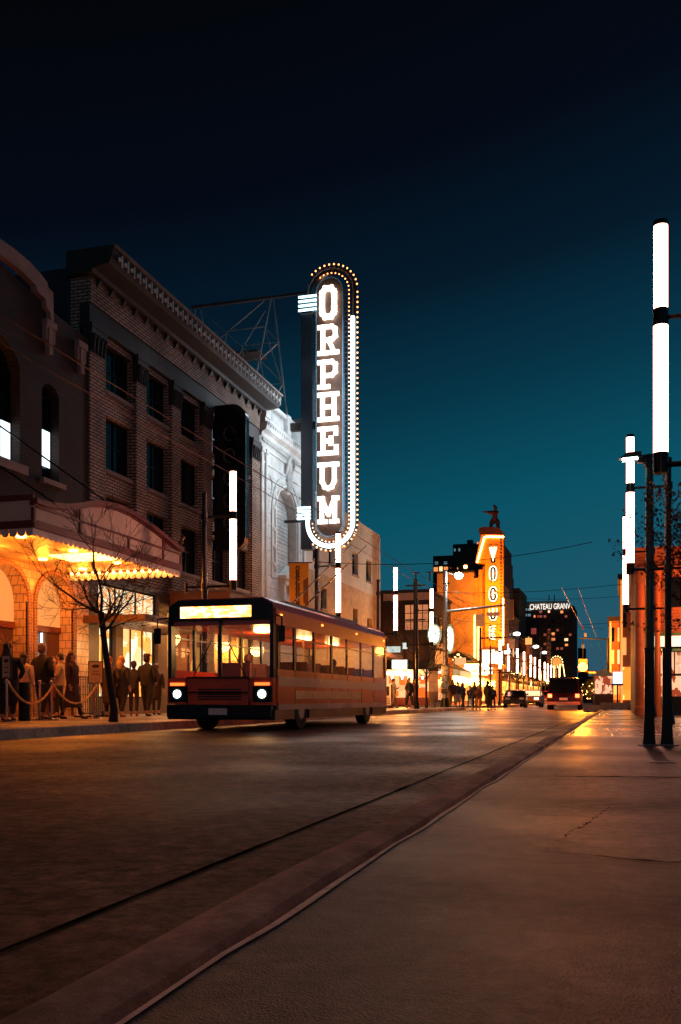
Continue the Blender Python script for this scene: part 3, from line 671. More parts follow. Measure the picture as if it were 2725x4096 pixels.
path = [(p[0], SY-.13, p[1]) for p in path]+[(rx0, SY-.13, q(0, 2118)[1])]
MB().tube(path, .095, 8).build('neon_tube', E_neon, vs)
un = [p for p in stadium(rx0, rx1, rzt, rzb, 24)[:25]]
MB().tube([(rx1, SY-.09, zn)]+[(p[0], SY-.09, p[1]) for p in un]+[(rx0, SY-.09, q(0, 400)[1])], .03).build('unlit_tube', M_steel, vs)
bo = MB(); bi = MB()
for p in ring_path(.2, .23):
    if p[0] < (rx0+rx1)/2-.9 and q(0, 2150)[1] < p[1] < q(0, 260)[1]: continue
    bo.ball((p[0], SY-.06, p[1]), .042, n=6, m=4)
for p in ring_path(-.2, .19):
    if p[0] < (rx0+rx1)/2-.5 and q(0, 2180)[1] < p[1] < q(0, 300)[1]: continue
    bi.ball((p[0], SY-.06, p[1]), .034, n=6, m=4)
for nm, b_ in (('outer_bulbs', bo), ('inner_bulbs', bi)):
    o = b_.build(nm, E_bulb, vs); o['kind'] = 'stuff'
ms = MB()
for i in range(46):
    z = zb+.5+i*(zt-zb-1)/45; ms.box(xr, rx1-.12, SY+.18, SY+.19, z-.006, z+.006); ms.box(sx1, xl, SY+.18, SY+.19, z-.006, z+.006)
for f_ in (.35, .7): ms.box(xr+(rx1-xr)*f_-.006, xr+(rx1-xr)*f_+.006, SY+.18, SY+.19, zb+.5, zt-.5)
ms.build('wire_mesh', M_steel, vs)
for (xa, ya, xb, yb) in ((980, 368, 1118, 490), (970, 2018, 1070, 2122)):
    a = q(xa, ya); b = q(xb, yb); nb = MB()
    for i in range(4):
        z = a[1]+(b[1]-a[1])*(i+.5)/4; nb.cyl((a[0], SY-.2, z), (b[0], SY-.2, z), .055, n=8)
    nb.build('neon_bars', E_bar, vs)
    MB().box(a[0]+.04, b[0]-.02, SY-.1, SY+.2, b[1], a[1]).build('neon_box', MATS['navy_enamel'], vs)
br = MB(); zb_ = q(900, 1465)[1]
br.box(-15, xl, SY+.05, SY+.3, q(0, 1490)[1], q(0, 1432)[1]); br.box(-15.0, sx0, SY+.05, SY+.15, q(0, 2185)[1], q(0, 2165)[1])
br.build('bracket', M_cornice, vs)
light('AREA', (-11.9, 40.9, 13.0), (.72, .88, 1.), 210, rot=(R(90), 0, R(75)), shape='RECTANGLE', size=1.2, size_y=8.5)  # added area lamp standing in for the sign's white glow

light('AREA', (-12.3, 40.4, 13.2), (.72, .86, 1.), 150, rot=(R(90), 0, R(140)), shape='RECTANGLE', size=1.0, size_y=7)  # second added lamp, throws the sign's glow onto the brick frieze
light('AREA', (-11.6, 44.6, 12.0), (.72, .88, 1.), 260, rot=(R(90), 0, R(97)), shape='RECTANGLE', size=1.0, size_y=8)  # added lamp behind the sign, fills the facade beyond its spine
# roof gantry that steadies the sign
gt = thing('roof_gantry', 'thin steel lattice gantry on the roof bracing the tall vertical sign', 'steel frame', (-16.5, 42.6, 13))
GY = 42.6
def g(x, y, Y=GY): a = at_Y(*z2(x, y), GY); return (a[0], Y, a[1])
gb = MB()
gb.bar(g(130, 450), g(760, 370), .16); gb.bar(g(760, 370), (sx0+.3, GY-.2, g(1000, 352)[2]), .12)
gb.build('beam', M_cornice, gt)
lg = MB()
for a, b, w_ in (((755, 370), (630, 1010), .07), ((770, 380), (875, 1290), .07), ((700, 600), (240, 655), .05), ((200, 470), (640, 860), .05), ((200, 470), (235, 655), .06), ((160, 465), (148, 575), .05),
    ((700, 400), (320, 720), .025), ((705, 480), (545, 740), .025), ((700, 610), (815, 720), .06), ((810, 725), (665, 860), .06), ((665, 865), (848, 1045), .06), ((845, 1050), (775, 1150), .05), ((840, 1050), (770, 1200), .05),
    ((700, 610), (835, 1040), .05), ((665, 870), (710, 1075), .05), ((405, 655), (382, 785), .05), ((525, 745), (545, 930), .04), ((530, 770), (480, 860), .03), ((640, 855), (520, 870), .05), ((820, 720), (540, 750), .03), ((845, 1045), (720, 1055), .03)):
    lg.bar(g(*a), g(*b), w_)
lg.build('lattice', M_steel, gt)
pf = MB(); pf.box(g(400, 0)[0], g(640, 0)[0], GY+.2, GY+1.4, g(0, 850)[2], g(0, 835)[2])
for i in range(8): x = g(400+i*32, 0)[0]; pf.bar((x, GY+.3, g(0, 850)[2]), (x+.3, GY+.3, g(0, 780)[2]), .03)
pf.bar(g(390, 780, GY+.3), g(640, 780, GY+.3), .03)
pf.build('platform', M_cornice, gt)

# unlit dark blade sign with rounded street-side corners
YD = 34.3
ds = thing('blade_sign', 'unlit dark blade sign with rounded street-side corners on the buff brick wall', 'sign', (-14.4, YD, 9))
xa, zT = at_Y(*z2(290, 1238), YD); xb, _ = at_Y(*z2(568, 1500), YD); zB = at_Y(*z2(400, 2360), YD)[1]; xa = -14.95
r = .55; pts = [(xa, zB), (xa, zT)]+[(xb-r+r*math.sin(math.pi/2*i/8), zT-r+r*math.cos(math.pi/2*i/8)) for i in range(9)]+[(xb-r+r*math.cos(math.pi/2*i/8), zB+r-r*math.sin(math.pi/2*i/8)) for i in range(9)]
MB().ext(pts, 'y', YD-.18, YD+.18).build('sign_box', mat('gloss_black', (.012, .012, .016), .12, scale=1, bump=.02), ds)
tr = MB(); tr.tube([(p[0], YD-.19, p[1]) for p in pts[1:]], .02); tr.build('trim', M_chrome, ds)
dl = MB()
for k_ in range(5):
    z = zT-1.1-k_*.85
    for i in range(12): t0, t1 = 2*math.pi*i/12*.8, 2*math.pi*(i+1)/12*.8; dl.cyl((xa+.62+.22*math.cos(t0), YD-.2, z+.26*math.sin(t0)), (xa+.62+.22*math.cos(t1), YD-.2, z+.26*math.sin(t1)), .035, n=5)
dl.build('unlit_tubing', mat('dull_tube', (.08, .06, .06), .3), ds)
bk = MB()
for z in (zT-.6, zT-2.3, zB+.7): bk.cyl((-15.3, YD, z), (xa, YD, z), .07); bk.box(-15, -14.93, YD-.12, YD+.12, z-.1, z+.1)
bk.build('bracket', M_black, ds)

# orange street banner with the theatre's name
bn = thing('street_banner', 'orange banner with dark vertical ORPHEUM lettering hanging from the lamp post below the sign', 'banner', (-10.3, 30.9, 4.5))
YN = 31.0
b0 = at_Y(1157, 2252, YN); b1 = at_Y(1235, 2252, YN); zbn = at_Y(1180, 2440, YN)[1]
MB().box(b0[0], b1[0], YN-.01, YN+.01, zbn, b0[1]).build('cloth', mat('orange_cloth', (.75, .3, .03), .7, scale=12, var=.2), bn)
MB().cyl((b0[0]-.05, YN, b0[1]+.01), (b1[0]+.12, YN, b1[1]+.01), .02).build('rod', M_black, bn)
lt = MB(); hh = (b0[1]-zbn)/8.2
for i, ch in enumerate('ORPHEUM'):
    z1_ = b0[1]-.12-i*hh; x0 = b0[0]+.24
    lt.stroke(GL[ch], lambda u, v: (x0+u*.13, z1_-hh*.82+v*hh*.74), .035, YN-.02, YN-.012)
lt.build('lettering', mat('dark_print', (.05, .02, .015), .7), bn)
MB().ext([(b1[0]-.19, b0[1]-.62), (b1[0]-.01, b0[1]-.5), (b1[0]-.01, zbn+.1), (b1[0]-.19, zbn+.25)], 'y', YN-.018, YN-.012).build('print', mat('brown_print', (.2, .06, .015), .7), bn)
light('POINT', (-10.0, 30.0, 4.2), (1, .5, .12), 6, size=.1)

# ------------------------------------------------------------------ tube street lamps
def tube_lamp(loc, label, side=1, pole_top=None):
    """pole with two arms carrying a two-piece glowing tube; side=1: tube toward +x"""
    t = thing('street_lamp', label, 'street lamp', loc, 'glowing tube street lamps', local=True)
    s = side; top = 6.1; bot = 3.32; mid = top-.4*(top-bot)
    pm = MB(); pm.cyl((0, 0, .02), (0, 0, 5.55), .075, .068, 12); pm.cyl((0, 0, 5.5), (0, 0, 5.58), .08, n=12); pm.build('pole', M_black, t, smooth=True)
    MB().cyl((0, 0, 0), (0, 0, .35), .15, .11, 12).build('base', M_black, t)
    am = MB(); am.cyl((0, 0, mid), (s*.76, 0, mid), .028, n=8); am.cyl((0, 0, bot-.06), (s*.76, 0, bot-.06), .034, n=8)
    for z in (mid, bot-.06): am.cyl((0, 0, z-.08), (0, 0, z+.08), .095, n=12)
    am.cyl((0, 0, bot-.06), (-s*.5, 0, bot-.06), .028, n=8); am.cyl((-s*.5, 0, bot-.2), (-s*.5, 0, bot+.05), .05, n=8)
    am.build('arm', M_black, t)
    x = s*.76
    MB().cyl((x, 0, mid+.1), (x, 0, top-.04), .08, n=20).build('lamp_tube', E_tube, t, smooth=True)
    MB().cyl((x, 0, bot+.08), (x, 0, mid-.1), .083, n=20).build('lamp_tube', E_tube, t, smooth=True)
    MB().cyl((x, 0, mid-.1), (x, 0, mid+.1), .088, n=20).cyl((x, 0, top-.04), (x, 0, top+.02), .085, n=20).cyl((x, 0, bot-.16), (x, 0, bot+.08), .088, n=20).build('collar', M_black, t, smooth=True)
    return t
near = ['tall tube lamp in front of the unlit blade sign on the left kerb', 'tube lamp directly below the ORPHEUM sign, its post beside the orange banner',
        'tube lamp just past the beige building corner', 'tube lamp with its foot hidden beside the round green shop sign']
for (y, lb) in zip((22.0, 31.2, 39.85, 48.0), near): tube_lamp((-9.9, y, .05), lb, 1)
far = ['first small tube lamp below the VOGUE tower', 'second small tube lamp below the VOGUE tower', 'third small tube lamp past the VOGUE tower', 'fourth small tube lamp past the VOGUE tower',
       'fifth small tube lamp past the VOGUE tower', 'sixth small tube lamp past the VOGUE tower', 'seventh small tube lamp past the VOGUE tower', 'eighth small tube lamp past the VOGUE tower', 'ninth small tube lamp past the VOGUE tower', 'tenth, farthest small tube lamp past the VOGUE tower']
for (y, lb) in zip((76.9, 82.9, 90.3, 96.8, 104.2, 109.5, 116.3, 124.2, 129.7, 135.8), far):
    t = tube_lamp((-9.9, y, .05), lb, 1)
    for ch in t.children: pass
    t.scale = (1, 1, .86)
tube_lamp((-9.9, 4.4, .05), 'tube lamp on the left kerb nearest the camera, added out of view for its light', 1)  # unseen lamp added to brighten marquee, bus and road
tube_lamp((1.3, 2.6, 0), 'tube lamp on the right pavement beside the camera, added unseen for its light', -1)  # another unseen lamp, added for light on the left fronts
tube_lamp((1.3, -6.7, 0), 'tube lamp on the right pavement added unseen behind the camera', -1)  # also unseen, put in to light bus and marquee
tube_lamp((1.22, 11.9, 0), 'largest glowing tube lamp at the right edge, its post out of frame', -1)
tube_lamp((.97, 21.3, 0), 'second tube lamp on the right kerb, left of the green post', -1)
tube_lamp((.93, 30.5, 0), 'third, smaller tube lamp on the right kerb beside the red columned building', -1)

# green lamp post with LED head (right), traffic mast with LED head (left)
gp = thing('led_street_light', 'green street light post with a small white lamp head on the right pavement', 'street light', (.6, 21.0, 0))
x, zt = at_Y(2599, 1830, 20.6)
gp.location = (x, 20.6, 0)
MB().cyl((x, 20.6, 0), (x, 20.6, zt), .095, .075, 12).build('pole', M_green, gp, smooth=True)
a2, z2_ = at_Y(2480, 1830, 20.6)
MB().cyl((x, 20.6, zt-.1), (a2+.25, 20.6, zt-.02), .03).cyl((x, 20.6, zt-.2), (x, 20.6, zt+.05), .12).box(a2+.35, a2+.5, 20.54, 20.66, zt-.1, zt+.05).build('arm', M_black, gp)
hd = MB(); hd.ext([(a2-.02, zt), (a2+.15, zt+.12), (a2+.42, zt+.12), (a2+.42, zt+.02)], 'y', 20.5, 20.7); hd = hd.build('lamp_head', M_green, gp)
MB().box(a2+.05, a2+.35, 20.52, 20.68, zt-.03, zt).build('lens', E_spot, hd)
# two square steel posts nearer
for px, lb in ((2597, 'left one of two dark square steel posts standing on the right pavement'), (2668, 'right one of two dark square steel posts, cut by the photo edge')):
    zc = 10.6; u = (1362-px)/3850; X = -zc*(u*CO+SI); Y = zc*(CO-u*SI)
    t = thing('steel_post', lb, 'post', (X, Y, 0), 'square steel posts')
    mb = MB(); h = .055
    mb.ext([(X-h*1.25, 0), (X-h*1.1, .12), (X-h*.95, .35), (X-h*.85, 1.05), (X+h*.85, 1.05), (X+h*.95, .35), (X+h*1.1, .12), (X+h*1.25, 0)], 'y', Y-h, Y+h); mb.build('shaft', M_black, t)
    MB().box(X-h*1.0, X+h*1.0, Y-h*1.15, Y+h*1.15, 1.05, 1.07).build('cap', M_black, t)
    MB().box(X-.12, X+.12, Y-.12, Y+.12, 0, .012).build('foot_plate', M_steel, t)

# ------------------------------------------------------------------ bare trees
def bare_tree(name, label, base, h_fork, height, spread, seed, trunk_r=.1, lean=(0, 0), depth=5, buds=0, zmin=None, bias=(0, 0), group='bare street trees'):
    rnd = random.Random(seed); t = thing(name, label, 'tree', base, group, local=True)
    tk = MB(); fx, fy = lean
    tk.tube([(0, 0, 0), (.02, 0, h_fork*.12), (fx*.35, fy*.35, h_fork*.4), (fx*.75, fy*.8, h_fork*.75), (fx, fy, h_fork)], [trunk_r*1.35, trunk_r, trunk_r*.85, trunk_r*.8, trunk_r*.85], 9)
    tk.build('trunk', M_bark, t, smooth=True)
    br = MB(); bd = MB()
    def grow(p, d, l, r, k):
        pts = [p]; n = 4; cur = Vector(p); dd = Vector(d)
        for i in range(n):
            dd = (dd+Vector((rnd.uniform(-.28, .28), rnd.uniform(-.28, .28), rnd.uniform(-.12, .2)))).normalized(); cur = cur+dd*l/n; pts.append(cur.copy())
        rs = [max(.003, r*(1-.45*i/n)) for i in range(n+1)]
        br.tube(pts, rs, 5 if k > 2 else 4)
        if k <= 1 and buds:
            for p_ in pts[1:]:
                for _ in range(buds):
                    c = p_+Vector([rnd.uniform(-.05, .05) for _ in range(3)]); a = Vector([rnd.uniform(-1, 1) for _ in range(3)]).normalized()*.028; b = Vector([rnd.uniform(-1, 1) for _ in range(3)]).normalized()*.014
                    bd.quad(c-a, c+b, c+a, c-b)
        if k == 0: return
        for _ in range(3 if k > 1 else 4):
            i = rnd.randint(1, n); q_ = pts[i]
            ax = Vector([rnd.uniform(-1, 1) for _ in range(3)]).normalized(); nd = (dd+ax*rnd.uniform(.55, 1.0)); nd.x += bias[0]*.25; nd.y += bias[1]*.25
            if zmin is not None and q_.z < zmin: nd.z = abs(nd.z)+.1
            grow(q_, nd.normalized(), l*rnd.uniform(.55, .8), rs[i]*.62, k-1)
    f = Vector((fx, fy, h_fork)); nb = 7
    for i in range(nb):
        a = 2*math.pi*i/nb+rnd.uniform(-.3, .3); up = rnd.uniform(.35, 1.3)
        d = Vector((math.cos(a)*spread+bias[0], math.sin(a)*spread+bias[1], up)).normalized()
        grow(f-Vector((0, 0, rnd.uniform(0, .25*h_fork))), d, (height-h_fork)*.62, trunk_r*.36, depth-1)
    grow(f, Vector((0, 0, 1)), (height-h_fork)*.75, trunk_r*.42, depth-1)
    br.build('crown', M_bark, t)
    if buds: bd.build('buds', M_bud, t)
    return t
bare_tree('bare_tree', 'bare street tree with spreading twigs before the marquee on the left kerb', (-9.95, 17.6, .05), 2.25, 3.95, 1.15, 5, .078, (-.28, 0), 5)
bare_tree('bare_tree', 'small bare tree behind the far end of the bus, by the shop with green awning', (-10.3, 52.5, .05), 2.0, 4.9, .6, 11, .07, (0, 0), 5)
bare_tree('bare_tree', 'bare tree in front of the white light boxes below the VOGUE tower', (-9.9, 98.5, .05), 2.6, 7.6, .55, 17, .1, (0, 0), 5)
bare_tree('budding_tree', 'tree with budding twigs reaching in from the right edge of the photo', (2.35, 11.8, 0), 1.6, 3.9, 1.5, 23, .07, (0, .1), 4, buds=5, zmin=1.9, bias=(-1.3, .1), group=None)

# ------------------------------------------------------------------ people
SK = {}
def cloth(c): 
    k = 'cloth_%d_%d_%d' % tuple(int(v*100) for v in c); return mat(k, c, .9, scale=8, var=.35, bump=.3, bscale=60, coords='obj')
def skinned(name, V, E_, rad, m, parent, root=0, sub=1):
    me = bpy.data.meshes.new(name); me.from_pydata(V, E_, []); o = bpy.data.objects.new(name, me); C.objects.link(o); o.parent = parent
    sk = o.modifiers.new('skin', 'SKIN'); sk.use_smooth_shade = True
    for i, r in enumerate(rad): d = me.skin_vertices[0].data[i]; d.radius = r if isinstance(r, tuple) else (r, r); d.use_root = (i == root)
    if sub: s = o.modifiers.new('sub', 'SUBSURF'); s.levels = sub; s.render_levels = sub
    dg = bpy.context.evaluated_depsgraph_get(); dg.update(); nm = bpy.data.meshes.new_from_object(o.evaluated_get(dg)); o.modifiers.clear(); o.data = nm; bpy.data.meshes.remove(me)
    nm.materials.clear(); nm.materials.append(m); nm.polygons.foreach_set('use_smooth', [True]*len(nm.polygons)); return o
M_skin = mat('skin', (.5, .28, .2), .6, scale=8, var=.1, bump=0)
def person(loc, face, label, coat, legs, hair, H=1.7, hairlen=0, build=1., arms=('down', 'down'), stride=.06, skirt=None, hat=None, shoe=(.02, .02, .02), coatlen=.45, lean=0., simple=False, group=None, boots=None, turn=0.):
    """stands at its feet; local frame faces -y before turning by `face` degrees"""
    k = H/1.75; t = thing('person', label, 'person', loc, group, local=True); t.rotation_euler = (0, 0, R(face)); B = build
    V = []; E_ = []; Rd = []
    def v(x, y, z, r, p=None):
        V.append((x*k, y*k, z*k)); Rd.append((r[0]*k, r[1]*k) if isinstance(r, tuple) else r*k)
        if p is not None: E_.append((p, len(V)-1))
        return len(V)-1
    s = stride; ly = lean
    pel = v(0, 0, .95, (.125*B, .09*B)); wa = v(0, -ly*.3, 1.12, (.11*B, .085*B), pel); ch = v(0, -ly*.7, 1.32, (.14*B, .095*B), wa); nk0 = v(0, -ly, 1.46, .075, ch); nk = v(0, -ly-.005, 1.53, .052, nk0)
    hd0 = v(0, -ly-.02, 1.6, (.07, .082), nk); hd1 = v(0, -ly-.02, 1.68, (.076, .092), hd0); hd2 = v(0, -ly-.01, 1.75, (.045, .05), hd1)
    hands = []; AR = []
    for sd, ar in ((-1, arms[0]), (1, arms[1])):
        sh = v(sd*.175*B, -ly*.9, 1.42, .058, ch)
        if ar == 'down': e_, w_ = (sd*.225*B, .02, 1.14), (sd*.23*B, -.05, .9)
        elif ar == 'pocket': e_, w_ = (sd*.27*B, .06, 1.14), (sd*.18*B, -.1, .98)
        elif ar == 'phone': e_, w_ = (sd*.22*B, -.06, 1.13), (sd*.1*B, -.28, 1.22)
        elif ar == 'out': e_, w_ = (sd*.26*B, -.08, 1.15), (sd*.2*B, -.3, 1.08)
        else: e_, w_ = (sd*.24*B, .1, 1.16), (sd*.25*B, .12, .92)
        e_ = (e_[0], e_[1]-ly*.6, e_[2]); w_ = (w_[0], w_[1]-ly*.5, w_[2])
        el = v(*e_, .042, sh); wr = v(*w_, .03, el); AR.append((e_, w_, sd))
        d = (Vector(w_)-Vector(e_)).normalized(); pm = Vector(w_)+d*.07; pa = v(*pm, (.036, .02), wr); hands.append((pa, pm, d, sd))
    hips = []
    for sd in (-1, 1):
        yy = -s*sd
        hp = v(sd*.09*B, 0, .88, .092*B, pel); kn = v(sd*.1*B, yy*.6-.02, .5, .062*B, hp); an = v(sd*.1*B, yy*1.5+.02, .09, .042, kn); to = v(sd*.11*B, yy*1.5-.12, .035, .035, an); hips.append((yy, sd))
    if not simple:
        for pa, pm, d, sd in hands:
            side = Vector((0, -1, 0)) if abs(d.y) < .7 else Vector((1, 0, 0)); side = (side-d*side.dot(d)).normalized(); curl = Vector((-sd, 0, 0))
            for j, ln in enumerate((.07, .08, .075, .058)):
                p0 = pm+d*.035+side*(.026-.0175*j); p1 = p0+d*ln*.5; p2 = p1+(d*.7+curl*.6).normalized()*ln*.5
                a = v(*p0, .0095, pa); b = v(*p1, .0085, a); v(*p2, .007, b)
            p0 = pm-d*.02+side*.04; a = v(*p0, .011, pa); v(*(p0+(d+side*.6+curl*.3).normalized()*.055), .009, a)
    skinned('body', V, E_, Rd, M_skin, t, 0)
    # face: nose, eyes, ears
    if not simple:
        fm = MB(); hy = (-ly-.02)*k
        fm.tube([(0, hy-.085*k, 1.67*k), (0, hy-.112*k, 1.632*k), (0, hy-.088*k, 1.62*k)], [.008, .015, .01], 5); fm.build('nose', M_skin, t)
        for sd in (-1, 1):
            MB().ball((sd*.03*k, hy-.078*k, 1.668*k), .011*k, n=6, m=4).build('eye', M_dark, t); MB().ball((sd*.078*k, hy, 1.655*k), .022*k, n=6, m=4, sz=1.3).build('ear', M_skin, t)
        MB().box(-.022*k, .022*k, hy-.092*k, hy-.08*k, 1.596*k, 1.604*k).build('mouth', mat('lip', (.3, .1, .08), .6, bump=0), t)
    # trousers or skirt
    V = []; E_ = []; Rd = []
    pel = v(0, .0, 1.0, (.155*B, .118*B)); p2 = v(0, 0, .92, (.16*B, .125*B), pel)
    if skirt is None:
        for yy, sd in hips:
            hp = v(sd*.095*B, 0, .82, .098*B, p2); kn = v(sd*.1*B, yy*.6-.015, .5, .074*B, hp); v(sd*.1*B, yy*1.4+.015, .13, .06, kn)
        skinned('trousers', V, E_, Rd, cloth(legs), t, 0)
    else:
        c = MB(); n = 16
        for i, (z, rx, ry) in enumerate(((1.0, .15, .115), (.85, .18, .15), (.6, .2, .2), (skirt, .24, .26))):
            for j in range(n): a = 2*math.pi*j/n; w_ = 1+.05*math.sin(a*5)*(i/3); c.v.append((rx*B*w_*math.cos(a)*k, ry*B*w_*math.sin(a)*k, z*k))
        for i in range(3):
            for j in range(n): c.f.append((i*n+j, i*n+(j+1)%n, (i+1)*n+(j+1)%n, (i+1)*n+j))
        c.build('skirt', cloth(legs), t, smooth=True)
        if legs and boots is not None:
            for yy, sd in hips: MB().tube([(sd*.1*k, (yy*.8)*k, .42*k), (sd*.1*k, (yy*1.45+.02)*k, .1*k)], [.06*k, .048*k], 8).build('boot', cloth(boots), t, smooth=True)
    # coat
    V = []; E_ = []; Rd = []
    lo = v(0, .0, coatlen+.02 if coatlen < .8 else .8, (.2*B, .17*B) if coatlen < .8 else (.185*B, .15*B)); last = v(0, 0, .95, (.185*B, .15*B), lo) if coatlen >= .8 else lo
    if coatlen < .8: last = v(0, 0, .85, (.19*B, .155*B), last)
    wa = v(0, -ly*.3, 1.14, (.18*B, .15*B), last); ch = v(0, -ly*.7, 1.35, (.19*B, .15*B), wa); n0 = v(0, -ly, 1.48, (.11, .1), ch); v(0, -ly, 1.54, (.075, .075), n0)
    for (e_, w_, sd) in AR:
        sh = v(sd*.185*B, -ly*.9, 1.4, .078, ch); el = v(*e_, .062, sh); v(*(Vector(e_).lerp(Vector(w_), .95)), .048, el)
    skinned('coat', V, E_, Rd, cloth(coat), t, 0, 2)
    # hair
    V = []; E_ = []; Rd = []; hy = -ly+.005
    h1 = v(0, hy+.005, 1.715, (.09, .1)); h0 = v(0, hy, 1.76, (.07, .075), h1); v(0, hy, 1.795, (.03, .03), h0); h2 = v(0, hy+.035, 1.65, (.085, .07), h1)
    if hairlen > 0: h3 = v(0, hy+.05, 1.56, (.095, .06), h2); h4 = v(0, hy+.07, 1.56-hairlen, (.09, .05), h3); v(0, hy+.07, 1.5-hairlen, (.05, .03), h4)
    else: v(0, hy+.03, 1.59, (.05, .04), h2)
    hm = mat('hair_%d' % int(hair[0]*1000), hair, .6, scale=30, bump=.4, coords='obj')
    hb_ = MB(); hb_.ball((0, (hy+.018)*k, 1.705*k), .098*k, 12, 9, 1.02); hb_.ball((0, (hy+.045)*k, 1.64*k), .082*k, 10, 7, 1.1)
    if hairlen > 0: hb_.tube([(0, (hy+.05)*k, 1.66*k), (0, (hy+.075)*k, 1.56*k), (0, (hy+.09)*k, (1.54-hairlen)*k), (0, (hy+.08)*k, (1.48-hairlen)*k)], [.085*k, .1*k, .095*k, .04*k], 10)
    hb_.build('hair', hm, t, smooth=True)
    for yy, sd in hips:
        V = []; E_ = []; Rd = []; a = v(sd*.1*B, yy*1.5+.05, .045, (.045, .04)); b = v(sd*.105*B, yy*1.5-.06, .035, (.045, .034), a); v(sd*.11*B, yy*1.5-.16, .025, (.04, .024), b)
        skinned('shoe', V, E_, Rd, cloth(shoe), t, 0)
    if hat == 'cap':
        m_ = MB(); m_.cyl((0, hy*k, 1.74*k), (0, hy*k, 1.81*k), .105*k, .09*k, 12); m_.cyl((0, (hy-.02)*k, 1.735*k), (0, (hy-.02)*k, 1.75*k), .14*k, n=14); m_.build('hat', cloth((.05, .03, .02)), t, smooth=True)
    if hat == 'straw':
        m_ = MB(); rnd = random.Random(3); m_.cyl((0, hy*k, 1.76*k), (0, hy*k, 1.84*k), .12*k, .09*k, 12)
        for i in range(46):
            a = rnd.uniform(0, 6.28); e2 = rnd.uniform(-.5, .9); l = rnd.uniform(.18, .42); m_.cyl((math.cos(a)*.08, hy+math.sin(a)*.08, 1.78*k), (math.cos(a)*l, hy+math.sin(a)*l, 1.78*k+e2*l*.7), .007, .003, n=4)
        m_.build('hat', mat('straw', (.7, .42, .15), .8, scale=20), t)
    if hat == 'hood':
        V = []; E_ = []; Rd = []; a = v(0, hy+.05, 1.52, (.12, .08)); v(0, hy+.09, 1.6, (.09, .06), a); skinned('hood', V, E_, Rd, cloth((.5, .4, .3)), t, 0)
    return t
QG = 'people queuing under the marquee'
def spot(px, L_): y, _ = at_L(px, 2800, L_); return (-L_, y, .05)
person(spot(30, 12.5), 200, 'person in a big dark coat and spiky straw headdress at the left photo edge', (.02, .018, .02), (.03, .02, .02), (.05, .03, .02), 1.62, .1, 1.35, ('pocket', 'pocket'), hat='straw', coatlen=.3, group=QG)
person(spot(97, 13.2), 175, 'person seen from behind in a pale fluffy coat', (.75, .5, .28), (.05, .03, .03), (.03, .02, .02), 1.5, .05, 1.2, ('down', 'phone'), group=QG, coatlen=.5)
person(spot(170, 13.0), 165, 'tall balding person in a black jacket seen from behind, middle of the left queue', (.012, .012, .016), (.015, .015, .02), (.2, .1, .06), 1.74, 0, 1.3, ('pocket', 'pocket'), .1, group=QG, coatlen=.95)
person(spot(238, 13.6), 300, 'person with a pale hood and light jacket, left of the one in the long skirt', (.4, .3, .2), (.02, .02, .03), (.04, .02, .01), 1.6, 0, 1., ('out', 'phone'), group=QG, hat='hood', coatlen=.95)
person(spot(288, 12.4), 95, 'person with long dark hair, long skirt and ankle boots walking past the tree trunk', (.06, .025, .02), (.05, .03, .03), (.06, .02, .015), 1.56, .22, 1.05, ('down', 'down'), .16, skirt=.3, boots=(.02, .015, .015), group=QG, coatlen=.95)
person(spot(215, 14.2), 20, 'person in dark red standing farther back between two others in the queue', (.12, .02, .015), (.02, .01, .01), (.05, .02, .01), 1.55, .08, 1., group=QG)
person(spot(437, 12.9), 185, 'red-haired person in a long coat beside the ticket holders sign', (.05, .035, .03), (.03, .02, .02), (.35, .07, .02), 1.56, .2, 1.15, ('pocket', 'down'), group=QG, coatlen=.3)
person(spot(487, 12.7), 160, 'blond person in a dark jacket before the lit shop window', (.035, .03, .035), (.03, .02, .02), (.55, .28, .08), 1.58, .14, 1.2, ('down', 'pocket'), .08, group=QG, shoe=(.3, .15, .08))
person(spot(535, 13.0), 200, 'short-haired person in slim trousers and red shoes before the lit shop window', (.03, .025, .03), (.04, .02, .02), (.03, .02, .015), 1.5, 0, 1., ('phone', 'down'), group=QG, shoe=(.4, .03, .01), coatlen=.95)
person(spot(588, 12.6), 170, 'tall person in a flat dark hat and dark jacket, tallest of the right-hand group', (.02, .018, .02), (.02, .02, .03), (.03, .02, .02), 1.68, 0, 1.25, ('pocket', 'pocket'), .1, group=QG, hat='cap', coatlen=.95)
person(spot(625, 13.4), 190, 'person half hidden behind the front of the bus', (.03, .02, .02), (.03, .025, .03), (.06, .03, .02), 1.5, .05, 1.1, group=QG)
FG = 'people at the far street corner'
cols = [(.08, .03, .02), (.25, .2, .16), (.03, .03, .035), (.02, .02, .02), (.14, .05, .03), (.04, .04, .06), (.3, .12, .05), (.02, .02, .03)]
farp = [(1575, 53.5, 'person in a pale jacket just right of the bus, beneath the light box', 1, 1), (1638, 53, 'person in a dark coat left of the thin tube lamp post by the green awning', 2, 3), (1662, 54.5, 'person with blond hair just left of the pale map panel', 4, 4),
        (1812, 60.1, 'person in a brown jacket and tan trousers right of the traffic mast', 0, 6), (1832, 60.6, 'person in a dark jacket and pale yellow skirt right of the traffic mast', 5, 1), (1852, 61.5, 'person all in black among the group under the bulb-edged sign', 3, 3),
        (1880, 64, 'person in light blue jeans under the bulb-edged sign', 2, 5), (1899, 60, 'slim person in black walking toward the road edge', 7, 7), (1914, 59.5, 'person in a waistcoat and tan trousers at the corner kerb', 4, 6), (1952, 57.5, 'person in a long dark coat nearest the carriageway', 3, 3), (1972, 61, 'person striding away beside the dark-coated one', 2, 2)]
